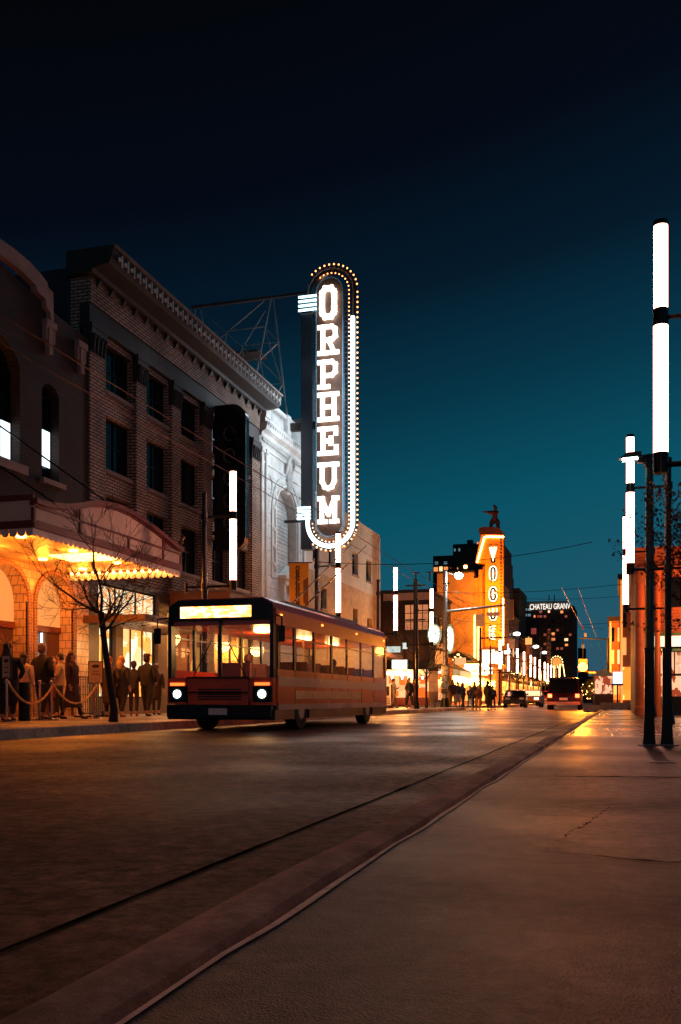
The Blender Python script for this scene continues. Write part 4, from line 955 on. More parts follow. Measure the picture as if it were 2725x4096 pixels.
for i, (px, zc, lb, a, b) in enumerate(farp):
    u = (1362-px)/3850; X = -zc*(u*CO+SI); Y = zc*(CO-u*SI)
    zz = .05 if X < -9.6 and (Y < 60.4 or Y > 77.6) else -.134 if X < -9.3 else -.13
    lg_ = (.18, .3, .45) if 'blue jeans' in lb else (cols[b] if 'tan' not in lb else (.45, .2, .07))
    person((X, Y, zz), random.uniform(0, 360), lb, cols[a], lg_, (.4, .2, .06) if 'blond' in lb else (.04, .02, .015), 1.62+.12*math.sin(i*3.), .12*(i % 2), 1.05, ('pocket', 'down') if i % 2 else ('phone', 'down'), .12, skirt=.35 if 'skirt' in lb else None, simple=True, coatlen=.3 if 'long dark coat' in lb else .95, group=FG)

# ------------------------------------------------------------------ queue furniture
stp = [(27, 12.2), (158, 12.35), (205, 12.2), (377, 12.3)]; tops = []
for (px, L_), lb in zip(stp, ('rope post under the small queue notice at the far left', 'free-standing rope post between the rope ends', 'rope post where the two hanging ropes meet', 'rope post right of the tree trunk under the ticket holders sign')):
    X, Y, Z = spot(px, L_); t = thing('rope_post', lb, 'stanchion', (X, Y, Z), 'polished rope posts of the queue')
    MB().cyl((X, Y, .05), (X, Y, .07), .17, .16, 16).cyl((X, Y, .07), (X, Y, .1), .12, .03, 16).build('base', M_chrome, t)
    MB().cyl((X, Y, .1), (X, Y, .86), .024, n=10).build('post', M_chrome, t, smooth=True)
    MB().cyl((X, Y, .86), (X, Y, .88), .055, n=12).ball((X, Y, .9), .04).build('cap', M_chrome, t, smooth=True); tops.append((X, Y, .84))
for (a, b), lb in zip(((0, 2), (2, 3)), ('twisted gold rope sagging between the leftmost posts', 'twisted gold rope sagging behind the tree trunk')):
    A, B_ = Vector(tops[a]), Vector(tops[b]); n = 28; pts = []
    for i in range(n+1):
        f = i/n; p = A.lerp(B_, f); p.z -= .42*4*f*(1-f); pts.append(p+Vector((.05, 0, 0)))
    mb = MB(); mb.tube(pts, .024, 6)
    tw_ = [p+Vector((.017*math.cos(i*2.2), .0, .017*math.sin(i*2.2))) for i, p in enumerate(pts)]; mb.tube(tw_, .018, 5)
    tag(mb.build('queue_rope', M_rope), lb, 'rope', 'gold ropes of the queue')
for px0, px1, py0, py1, L_, lb, lines in ((16, 47, 2625, 2712, 12.15, 'narrow queue notice on the leftmost rope post', ['TICKET', 'LINE', 'UP', 'HERE']), (361, 414, 2649, 2731, 12.25, 'cream notice reading TICKET HOLDERS beside the tree trunk', ['TICKET', 'HOLDERS'])):
    y0, _ = at_L((px0+px1)/2, 2800, L_); X0, za = at_Y(px0, py0, y0); X1, zb2 = at_Y(px1, py1, y0)
    t = thing('queue_notice', lb, 'sign', ((X0+X1)/2, y0, zb2))
    MB().box(X0, X1, y0-.06, y0-.04, zb2, za).build('board', mat('cream_card', (.6, .45, .32), .6, bump=0), t)
    MB().box(X0-.02, X0, y0-.065, y0-.035, zb2-.02, za+.02).box(X1, X1+.02, y0-.065, y0-.035, zb2-.02, za+.02).box(X0, X1, y0-.065, y0-.035, za, za+.02).box(X0, X1, y0-.065, y0-.035, zb2-.02, zb2).build('frame', M_cornice, t)
    MB().ext([((X0+X1)/2+(X1-X0)*.3*math.cos(i*math.pi/8), za-.1+.04*math.sin(i*math.pi/8)) for i in range(16)], 'y', y0-.066, y0-.061).build('oval_mark', MATS['dark_print'], t)
    if len(lines) == 2:
        for i, s_ in enumerate(lines): text('lettering', s_, .055, ((X0+X1)/2, y0-.064, (za+zb2)/2-.07*i+.02), MATS['dark_print'], t, ext=.002)
    else:
        for i in range(3): MB().box((X0+X1)/2-.05, (X0+X1)/2+.05, y0-.064, y0-.061, za-.25-.1*i, za-.225-.1*i).build('smudged_line', MATS['brown_print'], t)
X, Y, Z = spot(98, 12.35); t = thing('litter_bin', 'black cylindrical bin beside the leftmost queue rope', 'bin', (X, Y, Z))
MB().cyl((X, Y, .05), (X, Y, .84), .13, n=16).build('drum', M_black, t, smooth=True); MB().cyl((X, Y, .84), (X, Y, .88), .14, n=16).build('lid', M_black, t)
X, Y, Z = spot(385, 13.3); t = thing('crowd_barrier', 'black steel crowd barrier with upright bars behind the ticket holders notice', 'barrier', (X, Y, Z))
f = MB(); f.tube([(X-.1, Y-.7, .15), (X-.1, Y-.7, 1.1), (X-.1, Y+.7, 1.1), (X-.1, Y+.7, .15), (X-.1, Y-.7, .15)], .02); f.build('frame', M_black, t)
for i in range(12): MB().cyl((X-.1, Y-.6+i*.11, .15), (X-.1, Y-.6+i*.11, 1.1), .009, n=5).build('bar', M_black, t)
for y in (-.5, .5): MB().box(X-.35, X+.15, Y+y-.02, Y+y+.02, .05, .09).box(X-.12, X-.08, Y+y-.02, Y+y+.02, .09, .2).build('foot', M_black, t)

# ------------------------------------------------------------------ the bus, at rest in the far lane
BX0, BX1, BY0, BY1, BZ0, BZ1 = -8.95, -6.6, 18.0, 27.6, .12, 2.57
M_bus = mat('bus_orange_red', (.8, .09, .015), .28, scale=2, var=.15, bump=.02)
M_busl = mat('bus_pale_band', (.6, .36, .27), .3, scale=2, var=.15, bump=.02)
M_int = mat('bus_interior', (.8, .72, .6), .6, bump=0)
bus = thing('city_bus', 'orange-red city bus with brightly lit windows in the far lane below the ORPHEUM sign', 'bus', (-7.8, 22.8, -.13))
b = MB(); rr = .16
wz0, wz1 = 1.12, 2.02
b.box(BX1-.05, BX1, BY0+.2, BY1-.15, .42, wz0); b.box(BX0, BX0+.05, BY0+.2, BY1-.15, .42, wz0)
b.ext([(BX0+.02, BZ0+.3), (BX1-.02, BZ0+.3), (BX1-.02, .95), (BX0+.02, .95)], 'y', BY0, BY0+.22)
b.box(BX0, BX1, BY1-.15, BY1, .3, BZ1-.2)
b.build('body', M_bus, bus)
MB().box(BX1-.045, BX1+.006, BY0+.25, BY1-.2, .78, .98).box(BX1-.045, BX1+.006, BY0+.25, BY1-.2, .3, .419).build('side_stripe', M_busl, bus)
rf = MB(); prof_r = [(BX0, wz1), (BX0, BZ1-.25), (BX0+.08, BZ1-.1), (BX0+.28, BZ1), (BX1-.28, BZ1), (BX1-.08, BZ1-.1), (BX1, BZ1-.25), (BX1, wz1)]
rf.ext(prof_r, 'y', BY0+.12, BY1-.001); rf.build('roof', M_bus, bus)
rp_ = MB(); rp_.ext([(BX0+.5, BZ1), (BX0+.62, BZ1+.16), (BX1-.62, BZ1+.16), (BX1-.5, BZ1)], 'y', BY0+2.5, BY1-1.2); rp_.build('roof_unit', mat('bus_grey', (.3, .27, .25), .4), bus)
wy = [BY0+1.3+i*1.36 for i in range(7)]
pl = MB()
for y in [BY0+.28]+wy+[]: pl.box(BX1-.05, BX1-.005, y-.045, y+.045, wz0, wz1); pl.box(BX0+.005, BX0+.05, y-.045, y+.045, wz0, wz1)
pl.build('window_pillars', M_black, bus)
ed = [BY0+.28]+wy
for a, c in zip(ed, ed[1:]):
    for x in (BX1-.02, BX0+.02):
        w_ = MB(); w_.box(x-.012, x+.012, a+.045, c-.045, wz1-.24, wz1-.21); w_.box(x-.012, x+.012, a+.045, a+.07, wz0, wz1); w_.box(x-.012, x+.012, c-.07, c-.045, wz0, wz1)
        wo = w_.build('window', M_black, bus); MB().quad((x, a+.05, wz0), (x, c-.05, wz0), (x, c-.05, wz1), (x, a+.05, wz1)).build('pane', M_glass, wo)
# front with windscreen and destination display
ws = MB(); ws.box(BX0+.02, BX0+.1, BY0+.02, BY0+.2, .95, 2.12); ws.box(BX1-.1, BX1-.02, BY0+.02, BY0+.2, .95, 2.12); ws.box((BX0+BX1)/2-.02, (BX0+BX1)/2+.02, BY0+.03, BY0+.1, .95, 2.12)
ws = ws.build('windscreen_frame', M_black, bus)
MB().quad((BX0+.1, BY0+.06, .95), (BX1-.1, BY0+.06, .95), (BX1-.1, BY0+.1, 2.12), (BX0+.1, BY0+.1, 2.12)).build('windscreen', M_glass, ws)
MB().ext([(BX0+.02, 2.12), (BX1-.02, 2.12), (BX1-.04, 2.42), (BX1-.25, 2.54), (BX0+.25, 2.54), (BX0+.04, 2.42)], 'y', BY0+.03, BY0+.12).build('display_housing', M_black, bus)
MB().box(BX0+.3, BX1-.5, BY0+.015, BY0+.028, 2.17, 2.4).build('destination_display', lit_cells('display_amber', 9, 22, (1., .3, .05), (1., .6, .25), 4., .3, 8.), bus)
for x in (BX0+.25, BX1-.25):
    h_ = MB().cyl((x, BY0-.03, .62), (x, BY0+.01, .62), .12, n=14).build('headlight', M_chrome, bus); MB().cyl((x, BY0-.04, .62), (x, BY0-.03, .62), .085, n=14).build('lens', em('headlight_glow', (1, .85, .6), 6.), h_)
MB().box(BX0+.04, BX1-.04, BY0-.07, BY0+.06, .15, .4).build('bumper', M_black, bus)
rk = MB(); rk.tube([(BX0+.5, BY0-.07, .35), (BX0+.5, BY0-.1, .95), (BX1-.5, BY0-.1, .95), (BX1-.5, BY0-.07, .35)], .02); rk.tube([(BX0+.5, BY0-.1, .65), (BX1-.5, BY0-.1, .65)], .015); rk.build('bike_rack', M_black, bus)
wp = MB(); wp.cyl((BX0+.6, BY0+.0, .97), (BX0+1.0, BY0-.0, 1.7), .012).cyl((BX1-.6, BY0, .97), (BX1-1.0, BY0, 1.7), .012); wp.build('wiper', M_black, bus)
for x, s_ in ((BX0, -1), (BX1, 1)): MB().tube([(x, BY0+.15, 2.2), (x+s_*.18, BY0-.05, 2.15), (x+s_*.18, BY0-.05, 1.95)], .018).box(x+s_*.18-.07, x+s_*.18+.07, BY0-.07, BY0-.03, 1.65, 1.97).build('mirror', M_black, bus)
inn = MB(); inn.box(BX0+.06, BX1-.06, BY0+.25, BY1-.2, .38, .42); inn.box(BX0+.06, BX1-.06, BY1-.25, BY1-.2, .42, 2.2); inn.box(BX0+.08, BX1-.08, BY0+.3, BY1-.3, 2.2, 2.22); inn.build('saloon_lining', M_int, bus)
for x in (BX0+.45, BX1-.45): MB().box(x-.12, x+.12, BY0+.6, BY1-.5, 2.14, 2.18).build('ceiling_light', em('bus_light', (1., .55, .22), 16.), bus)
MB().box(BX1-.5, BX1-.3, BY0+.5, BY1-.5, 2.03, 2.12).build('advert_strip', em('advert_glow', (1., .5, .12), 1.4), bus)
M_seat = mat('seat_cloth', (.12, .05, .05), .8)
for i in range(7):
    for x in (BX0+.5, BX1-.5): MB().box(x-.4, x+.38, BY0+2+i*1.0, BY0+2.4+i*1.0, .7, .82).box(x-.4, x+.38, BY0+2.4+i*1.0, BY0+2.5+i*1.0, .7, 1.35).build('seat', M_seat, bus)
for i in range(4): MB().cyl((BX0+1.17, BY0+1.2+i*2.1, .42), (BX0+1.17, BY0+1.2+i*2.1, 2.2), .018).build('grab_pole', em('grab_yellow', (1, .6, .1), .1, (.8, .5, .05)), bus)
for y in (BY0+1.75, BY1-2.2):
    for x, s_ in ((BX0+.14, -1), (BX1-.14, 1)):
        wl = MB().cyl((x-.12, y, .28), (x+.12, y, .28), .41, n=22).build('wheel', mat('tyre', (.015, .015, .015), .8), bus)
        MB().cyl((x+s_*.12, y, .28), (x+s_*.135, y, .28), .22, .18, 16).build('rim', M_steel, wl)
sk_ = MB()
for a, c in ((BY0+.05, BY0+1.25), (BY0+2.25, BY1-2.7), (BY1-1.7, BY1-.02)): sk_.box(BX1-.05, BX1-.002, a, c, .1, .3); sk_.box(BX0+.002, BX0+.05, a, c, .1, .3)
sk_.build('skirt', mat('bus_skirt', (.04, .015, .012), .5), bus)
MB().box(BX0+.1, BX1-.1, BY0+.1, BY1-.1, .1, .37).build('chassis', M_dark, bus)
for dx, X1_ in ((-.35, -8.1), (.35, -7.55)): MB().cyl((-7.78+dx*.6, BY1-5.0, BZ1+.16), (X1_, BY1+1.3, 5.3), .022, .014).build('trolley_pole', M_black, bus)
for y in (BY1-.9, BY1-.5): pass
MB().box(-7.98, -7.58, BY0-.085, BY0-.072, .2, .33).build('number_plate', M_white, bus)
for y in wy[:-1]: MB().box(BX1-.002, BX1+.004, y-.008, y+.008, .42, wz0).build('panel_seam', M_dark, bus)
for x in (BX0+.25, BX1-.25):
    MB().box(x-.2, x+.2, BY0-.012, BY0-.001, .46, .78).build('lamp_housing', M_black, bus); MB().box(x-.16, x+.16, BY0-.025, BY0-.013, .79, .85).build('turn_signal', em('turn_amber', (1, .3, .03), 1.2), bus)
for i in range(5): MB().box(BX0+.7, BX1-.7, BY0-.012, BY0-.001, .5+i*.05, .525+i*.05).build('grille_bar', M_black, bus)
MB().box(BX1+.001, BX1+.006, BY0+1.3, BY1-2.9, .52, .7).build('side_advert', mat('cream_advert', (.62, .34, .2), .4, scale=5, var=.5), bus)
for i, (x, y) in enumerate(((BX0+.6, BY0+3.0), (BX1-.55, BY0+4.1), (BX1-.6, BY0+6.1), (BX0+.5, BY0+5.2))):
    MB().tube([(x, y, .82), (x, y, 1.05), (x, y, 1.25), (x, y, 1.36)], [.17, .19, .2, .07], 10).ball((x, y, 1.46), .1, 10, 8, 1.15).build('passenger', cloth(cols[i]), bus, smooth=True)
mk = MB()
for y in (BY0+.4, BY0+3.2, BY0+6.2, BY1-.4): mk.box(BX1-.01, BX1+.02, y-.05, y+.05, 2.2, 2.24)
mk.build('marker_lights', em('marker_amber', (1, .35, .05), 3.), bus)
for y in (BY0+2.5, BY0+5.5, BY0+8): light('POINT', (-7.8, y, 1.95), (1, .5, .16), 70, size=.2)

# ------------------------------------------------------------------ corner block with the green-awning shop
bD = thing('corner_building', 'dark low corner building with a dim many-paned window above a green shop awning', 'building', (-19, 82, .05))
MB().box(-30, -15, 78, 88.2, 3.3, 9.4).build('wall', M_dbrick, bD)
MB().box(-30, -14.9, 77.9, 88.3, 9.4, 9.62).build('roof_edge', M_roof, bD)
MB().box(-18.9, -14.95, 77.86, 77.995, 8.75, 9.35).build('pale_band', M_cop, bD)
for xa, xb in ((-17.1, -15.1),):
    wf = MB(); wf.box(xa-.06, xb+.06, 77.93, 77.99, 6.2, 6.28); wf.box(xa-.06, xb+.06, 77.93, 77.99, 8.35, 8.42)
    for i in range(5): x = xa+(xb-xa)*i/4; wf.box(x-.03, x+.03, 77.94, 77.99, 6.28, 8.35)
    for z in (6.95, 7.65): wf.box(xa, xb, 77.95, 77.985, z-.025, z+.025)
    wf = wf.build('window', M_black, bD); MB().quad((xa, 77.98, 6.28), (xb, 77.98, 6.28), (xb, 77.98, 8.35), (xa, 77.98, 8.35)).build('pane', em('dim_orange_glass', (1, .22, .03), .35), wf)
for y in (79.5, 82, 84.5): window_X(bD, -14.98, y, y+1.2, 6.0, 7.6, 1, 1)
MB().box(-30, -15.4, 78.3, 88.2, .05, 3.3).build('shop_core', M_dark, bD)
gl_ = lit_cells('corner_shop_goods', 1.1, 1.6, (.8, .12, .01), (1., .5, .2), 1.3, .35, 9.)
for i in range(7):
    xa = -29+i*2
    MB().box(xa+.06, xa+1.94, 78.12, 78.16, .7, 2.5).build('shop_window', gl_, bD)
    MB().box(xa-.06, xa+.06, 78.0, 78.3, .05, 3.3).build('pier', mat('red_pier', (.2, .05, .03), .6), bD)
MB().box(-15.2, -15.16, 78.6, 87.6, .5, 2.5).build('shop_window', gl_, bD)
MB().box(-29, -15.0, 78.0, 78.3, .05, .7).build('stall_riser', M_redwood, bD)
for i in range(9): MB().cyl((-21.5+i*.85, 77.7, 2.45), (-21.5+i*.85, 77.7, 2.2), .13, .05, 10).build('pendant_lamp', em('pendant_glow', (.9, 1, .85), 3.5), bD)
aw = thing('shop_awning', 'green lit fascia awning with white lettering wrapping the corner shop', 'awning', (-19, 77.4, 2.5))
MB().box(-24, -12.9, 77.2, 77.4, 2.5, 3.0).box(-13.1, -12.9, 77.4, 87, 2.5, 3.0).build('fascia', E_green, aw)
MB().ext([(77.25, 3.0), (77.4, 3.0), (78.1, 3.7), (77.95, 3.7)], 'x', -24, -15.0).ext([(-12.95, 3.0), (-12.9, 3.0), (-14.9, 4.0), (-15, 4.0)], 'y', 77.4, 87).build('canvas', mat('dark_green_canvas', (.02, .05, .04), .7), aw)
text('lettering', 'Public Coffee & Pizza House', .5, (-19.3, 77.18, 2.75), em('sign_text', (.95, 1., .9), 2.5), aw, ext=.01, bold=.012)
text('lettering', 'Coffee', .38, (-13.9, 77.17, 2.75), MATS['sign_text'], aw, ext=.01)
MB().box(-12.9, -12.86, 80.5, 86.5, 2.55, 2.95).build('pale_sign', E_soft, aw)
# round coffee signs
def round_sign(loc, r, label, rim=(.0, .12, .06), squash=1.):
    x, y, z = loc; t = thing('round_shop_sign', label, 'sign', loc)
    MB().ext([(x+r*squash*math.cos(i*math.pi/12), z+r*math.sin(i*math.pi/12)) for i in range(24)], 'y', y-.1, y+.1).build('rim', em('green_rim', (.01, .3, .12), .7), t)
    MB().ext([(x+r*.8*squash*math.cos(i*math.pi/12), z+r*.8*math.sin(i*math.pi/12)) for i in range(24)], 'y', y-.14, y-.101).build('lit_disc', em('green_white_disc', (.85, 1., .85), 3.5), t)
    mb = MB(); mb.stroke([[(.1, .55), (.35, .7), (.6, .55), (.9, .68)], [(.3, .3), (.5, .42), (.75, .3)]], lambda u, v: (x+(u-.5)*r*1.1*squash, z+(v-.5)*r*1.2), .06, y-.155, y-.141); mb.build('green_waves', em('green_print', (.02, .5, .2), .8), t)
    MB().cyl((x, y, z-r-.35), (x, y, z-r+.02), .04).cyl((x, y, z-r-.35), (x-.8 if squash == 1 else x-.3, y, z-r-.35), .04).build('bracket', M_black, t)
sx, sz = at_Y(*z5(466, 1055), 76.0); round_sign((sx, 76, sz), .85, 'round white and green lit shop sign left of the traffic mast', squash=.66)
sx, sz = at_Y(*z5(588, 1090), 76.5); round_sign((sx, 76.5, sz), 1.2, 'tall narrow white and green lit shop sign right of the traffic mast', squash=.28)
# light boxes on the left corner
for (a, b_, c, d_, Yb, lb, txt) in ((135, 1255, 253, 1322, 74, 'white lit box sign above the green awning, right of the bus', None), (60, 1150, 200, 1195, 73, 'dim bluish lit sign panel above the white box sign', None), (218, 1120, 255, 1168, 75, 'small pale green square sign high on the corner shop', None)):
    x0, z1_ = at_Y(*z5(a, b_), Yb); x1, z0_ = at_Y(*z5(c, d_), Yb); t = thing('box_sign', lb, 'sign', ((x0+x1)/2, Yb, z0_))
    MB().box(x0-.06, x1+.06, Yb-.05, Yb+.15, z0_-.06, z1_+.06).build('casing', M_black, t)
    MB().box(x0, x1, Yb-.08, Yb-.052, z0_, z1_).build('lit_face', E_panel if a == 135 else em('cool_panel', (.6, .85, .8), .9), t)
    MB().cyl(((x0+x1)/2, Yb+.1, z0_), ((x0+x1)/2, 78.0, z0_-.3), .05).build('bracket', M_black, t)

# ------------------------------------------------------------------ traffic mast with LED lamp, signal and signs
TY = 59.0
mx_, _ = at_Y(1781, 2800, TY); zt = at_Y(1775, 2285, TY)[1]
tm = thing('traffic_mast', 'tall traffic mast with a starry white lamp and long arm before the VOGUE tower', 'traffic signal mast', (mx_, TY, .05))
MB().cyl((mx_, TY, .05), (mx_, TY, zt), .19, .12, 14).build('pole', M_steel, tm, smooth=True)
MB().cyl((mx_, TY, .05), (mx_, TY, .6), .32, .24, 14).build('base', M_black, tm, smooth=True)
pw = MB(); 
for i in range(5): pw.box(mx_-.21, mx_+.21, TY-.24, TY-.2, .9+i*.36, 1.2+i*.36)
pw.build('pasted_posters', lit_cells('poster_scraps', 3, 3, (.1, .04, .02), (.5, .35, .25), .15, .4), tm)
lx, lz = at_Y(1822, 2302, TY)
MB().cyl((mx_, TY, zt-.05), (lx, TY, lz+.08), .05).build('lamp_arm', M_steel, tm)
hd = MB().box(lx-.1, lx+.5, TY-.12, TY+.12, lz+.02, lz+.12).build('lamp_head', M_steel, tm)
MB().ball((lx+.2, TY, lz-.02), .26, sz=.8).build('lens', em('led_star', (.95, 1., .9), 90.), hd)
light('POINT', (lx+.2, TY-.1, lz-.4), (.95, 1, .9), 500, size=.1)
a0 = at_Y(1785, 2447, TY); a1 = at_Y(2055, 2416, TY)
MB().cyl((mx_, TY, a0[1]), (a1[0], TY, a1[1]), .1, .055, 10).build('mast_arm', M_steel, tm, smooth=True)
x0, z1_ = at_Y(*z5(1022, 783), TY); x1, z0_ = at_Y(*z5(1086, 935), TY)
sg = MB().box(x0, x1, TY-.1, TY+.15, z0_, z1_).build('signal_head', mat('signal_orange', (.55, .2, .04), .5), tm)
for i in range(3): z = z0_+(z1_-z0_)*(i+.5)/3; MB().cyl(((x0+x1)/2, TY-.14, z), ((x0+x1)/2, TY-.1, z), .2, n=14).build('lens', mat('dull_lens', (.3, .2, .14), .4), sg)
for (a, b_, c, d_, nm) in ((790, 895, 858, 992, 'lane_sign'), (877, 882, 980, 911, 'street_name_plate'), (475, 1182, 537, 1286, 'route_sign'), (490, 1127, 534, 1165, 'small_plate')):
    x0, z1_ = at_Y(*z5(a, b_), TY); x1, z0_ = at_Y(*z5(c, d_), TY)
    pl_ = MB().box(x0, x1, TY-.16, TY-.13, z0_, z1_).build(nm, mat('pale_sign_plate', (.75, .6, .5), .5, bump=0), tm)
    if nm == 'route_sign': MB().box(x0+.3, x0+.36, TY-.17, TY-.161, z0_+.6, z0_+1.0).box(x0+.36, x0+.8, TY-.17, TY-.161, z0_+.76, z0_+.84).build('symbol', MATS['dark_print'], pl_)
ps_ = MB()
for z in (1.95, 2.6): ps_.box(mx_+.2, mx_+.45, TY-.12, TY+.12, z, z+.5)
ps_.box(mx_-.75, mx_-.3, TY-.12, TY+.12, 1.75, 2.15); ps_.build('pedestrian_signal', MATS['signal_orange'], tm)

# map panel, thin lamp post already built; A-board and litter
x0, z1_ = at_Y(*z5(424, 1328), 54); x1, z0_ = at_Y(*z5(494, 1572), 54); mpn = thing('map_panel', 'tall pale street map panel on legs left of the traffic mast', 'information panel', ((x0+x1)/2, 54, .05))
MB().box(x0, x1, 53.93, 54.07, z0_+.5, z1_-.1).build('face', mat('pale_map', (.62, .46, .38), .5, scale=14, var=.4), mpn)
MB().box(x0-.01, x1+.01, 53.92, 54.08, z0_, z0_+.5).build('lower_panel', mat('mauve_panel', (.3, .18, .15), .5), mpn)
MB().box(x0-.02, x1+.02, 53.91, 54.09, z1_-.1, z1_+.08).build('header', M_black, mpn)
MB().box(x0, x1, 53.915, 53.93, z0_+1.05, z0_+1.07).box(x0, x1, 53.915, 53.93, z0_+1.55, z0_+1.57).build('divider', M_brown, mpn)
for x in (x0+.35, x1-.35): MB().cyl((x, 54, .05), (x, 54, z0_), .04).build('leg', M_steel, mpn)
x0, z1_ = at_Y(*z5(78, 1500), 52); x1, z0_ = at_Y(*z5(130, 1625), 52)
nb_ = thing('newspaper_box', 'striped white newspaper box right of the bus', 'newspaper box', ((x0+x1)/2, 52, .05))
MB().box(x0, x1, 51.8, 52.2, .2, 1.35).build('cabinet', M_white, nb_); MB().box(x0+.08, x1-.08, 51.77, 51.8, .75, 1.25).build('window', M_dark, nb_)
for i in range(4): MB().box(x0+.05, x1-.05, 51.78, 51.8, .28+i*.1, .32+i*.1).build('stripe', MATS['brown_print'], nb_)
for x in (x0+.1, x1-.1): MB().box(x-.04, x+.04, 51.85, 52.15, .05, .2).build('foot', M_black, nb_)

# ------------------------------------------------------------------ VOGUE theatre
VY = 104.0
def v5(x, y, Y=VY-.7): return at_Y(*z5(x, y), Y)
vt = thing('theatre_building', 'tan theatre with stepped corner and plain side wall behind the VOGUE tower', 'theatre', (-19, 110, .05))
M_tan = mat('tan_render', (.45, .26, .13), .85, scale=.8, var=.35)
MB().box(-19.2, -15.2, VY, 128, .05, 14.3).build('side_wall', M_tan, vt)
MB().box(-19.25, -15.2, VY-.1, 128, 14.3, 14.5).build('coping', M_cornice, vt)
stp_ = MB()
for (xa, xb, y0_, zt_) in ((-15.2, -14.7, VY+.05, 13.7), (-14.7, -14.3, VY+.3, 14.6), (-14.3, -14.0, VY+.6, 15.0)): stp_.box(xa, xb, y0_, 128, 4.5, zt_)
stp_.build('stepped_front', mat('orange_stucco', (.6, .3, .08), .7, scale=2, var=.25), vt)
fl = MB()
for i in range(5): fl.box(-15.15+i*.2, -15.06+i*.2, VY-.02+(i > 2)*.3, VY+.3, 9, 12.8)
fl.build('fluting', M_tan, vt)
for x_ in (783, 812): 
    x, zb_ = v5(x_, 1290, VY); _, zt_ = v5(x_, 900, VY); MB().cyl((x, VY-.1, zb_), (x, VY-.1, zt_), .09).build('neon_strip', E_amb, vt)
gw = lit_cells('arcade_glow', .9, .9, (1., .16, .01), (1., .46, .09), 2.2, .35, 2.)
for i in range(10): MB().box(-15.0, -14.9, 88.6+i*3.2, 88.6+i*3.2+2.7, .4, 3.0).build('shop_window', gw, vt)
for i in range(2): MB().box(-15.28, -15.22, 104.3, 105, .4, 3.0).build('shop_window', gw, vt) if i == 0 else None
vg = thing('vogue_tower', 'orange neon tower reading VOGUE with a dark kneeling statue on top', 'neon sign', (-13, VY-.7, 5))
P_ = [v5(*p) for p in ((865, 1150), (1005, 1150), (1008, 272), (835, 272), (785, 490), (862, 494))]
MB().ext(P_, 'y', VY-.7, VY+.5).build('tower', mat('tower_orange', (.8, .27, .02), .6, scale=1.5, var=.15), vg)
nl = MB(); nl.tube([(v5(802, 492)[0], VY-.82, v5(802, 492)[1]), (v5(860, 292)[0], VY-.82, v5(860, 292)[1]), (v5(880, 288)[0], VY-.82, v5(880, 288)[1]), (v5(1012, 291)[0], VY-.82, v5(1012, 291)[1])], .09)
nl.build('neon_outline', em('pink_neon', (1., .45, .16), 14.), vg)
nl = MB(); nl.tube([(v5(1007, 800)[0], VY-.82, v5(0, 800)[1]), (v5(1007, 1155)[0], VY-.82, v5(0, 1155)[1])], .07); nl.build('neon_edge', MATS['pink_neon'], vg)
gr = MB()
for i in range(30): z = v5(0, 1050)[1]+i*.36; x0, x1 = v5(981, 0)[0], v5(996, 0)[0]; gr.box(x0, x1, VY-.74, VY-.701, z, z+.2)
gr.build('edge_grille', M_brown, vg)
VG = {'V': [[(0,1),(.5,0),(1,1)]], 'O': GL['O'], 'G': [[(.95,.8),(.85,.93),(.65,1),(.35,1),(.12,.88),(.05,.7),(.05,.3),(.12,.12),(.35,0),(.65,0),(.88,.1),(.95,.28),(.95,.48),(.55,.48)]],
      'U': [[(.05,1),(.05,.28),(.15,.1),(.35,0),(.65,0),(.85,.1),(.95,.28),(.95,1)]], 'E': [[(.95,1),(.08,1),(.08,0),(.95,0)],[(.08,.5),(.8,.5)]]}
for ch, ya, yb in (('V', 355, 488), ('O', 518, 635), ('G', 680, 798), ('U', 835, 948), ('E', 985, 1097)):
    x0, z1_ = v5(892, ya); x1, z0_ = v5(962, yb)
    lm = MB().stroke(VG[ch], lambda u, v: (x0+.18+(x1-x0-.36)*u, z0_+.18+(z1_-z0_-.36)*v), .5, VY-.74, VY-.71).build('letter', mat('letter_back', (.6, .25, .04), .6), vg)
    lo = MB()
    for ln in VG[ch]:
        Q = [Vector((x0+.22+(x1-x0-.44)*u, z0_+.22+(z1_-z0_-.44)*v)) for u, v in ln]
        for s_ in ((-.17, .17) if ch != 'V' else (-.11, .11)):
            off = []
            for n_, p in enumerate(Q):
                d_ = (Q[min(n_+1, len(Q)-1)]-Q[max(n_-1, 0)]).normalized(); off.append((p.x-d_.y*s_, VY-.82, p.y+d_.x*s_))
            lo.tube(off, .05, 5)
    lo.build('neon_outline', em('letter_neon', (1., .8, .5), 5.), lm)
cpm = MB(); c_ = [v5(*p) for p in ((822, 272), (1012, 272), (1005, 250), (965, 215), (845, 212), (812, 228))]; cpm.ext(c_, 'y', VY-.9, VY+.6); cpm.build('cap', mat('dark_red_cap', (.1, .025, .015), .6), vg)
# kneeling figure drawing a bow, arm stretched to the left
bx, bz = v5(935, 212); yc = VY-.3
SV = [(0, 0, .9), (0, 0, 1.35), (.05, 0, 1.9), (.1, 0, 2.2), (.18, 0, 2.5), (.3, 0, 2.62), (-.3, 0, 1.95), (-1.0, 0, 2.05), (-1.45, 0, 2.1), (.45, .1, .75), (.3, .1, .2), (-.35, -.1, .8), (-.45, -.1, .15), (-.75, -.1, .08), (.3, 0, 1.9), (-.3, 0, 1.6), (.65, .1, .1), (-.2, 0, 2.85), (.35, 0, 1.6)]
SE = [(0, 1), (1, 2), (2, 3), (3, 4), (4, 5), (2, 6), (6, 7), (7, 8), (0, 9), (9, 10), (0, 11), (11, 12), (12, 13), (2, 14), (6, 15), (10, 16), (4, 17), (14, 18)]
SRd = [.42, .3, .34, .16, .3, .2, .24, .13, .06, .3, .2, .28, .2, .1, .3, .12, .16, .08, .14]
sf_ = .92
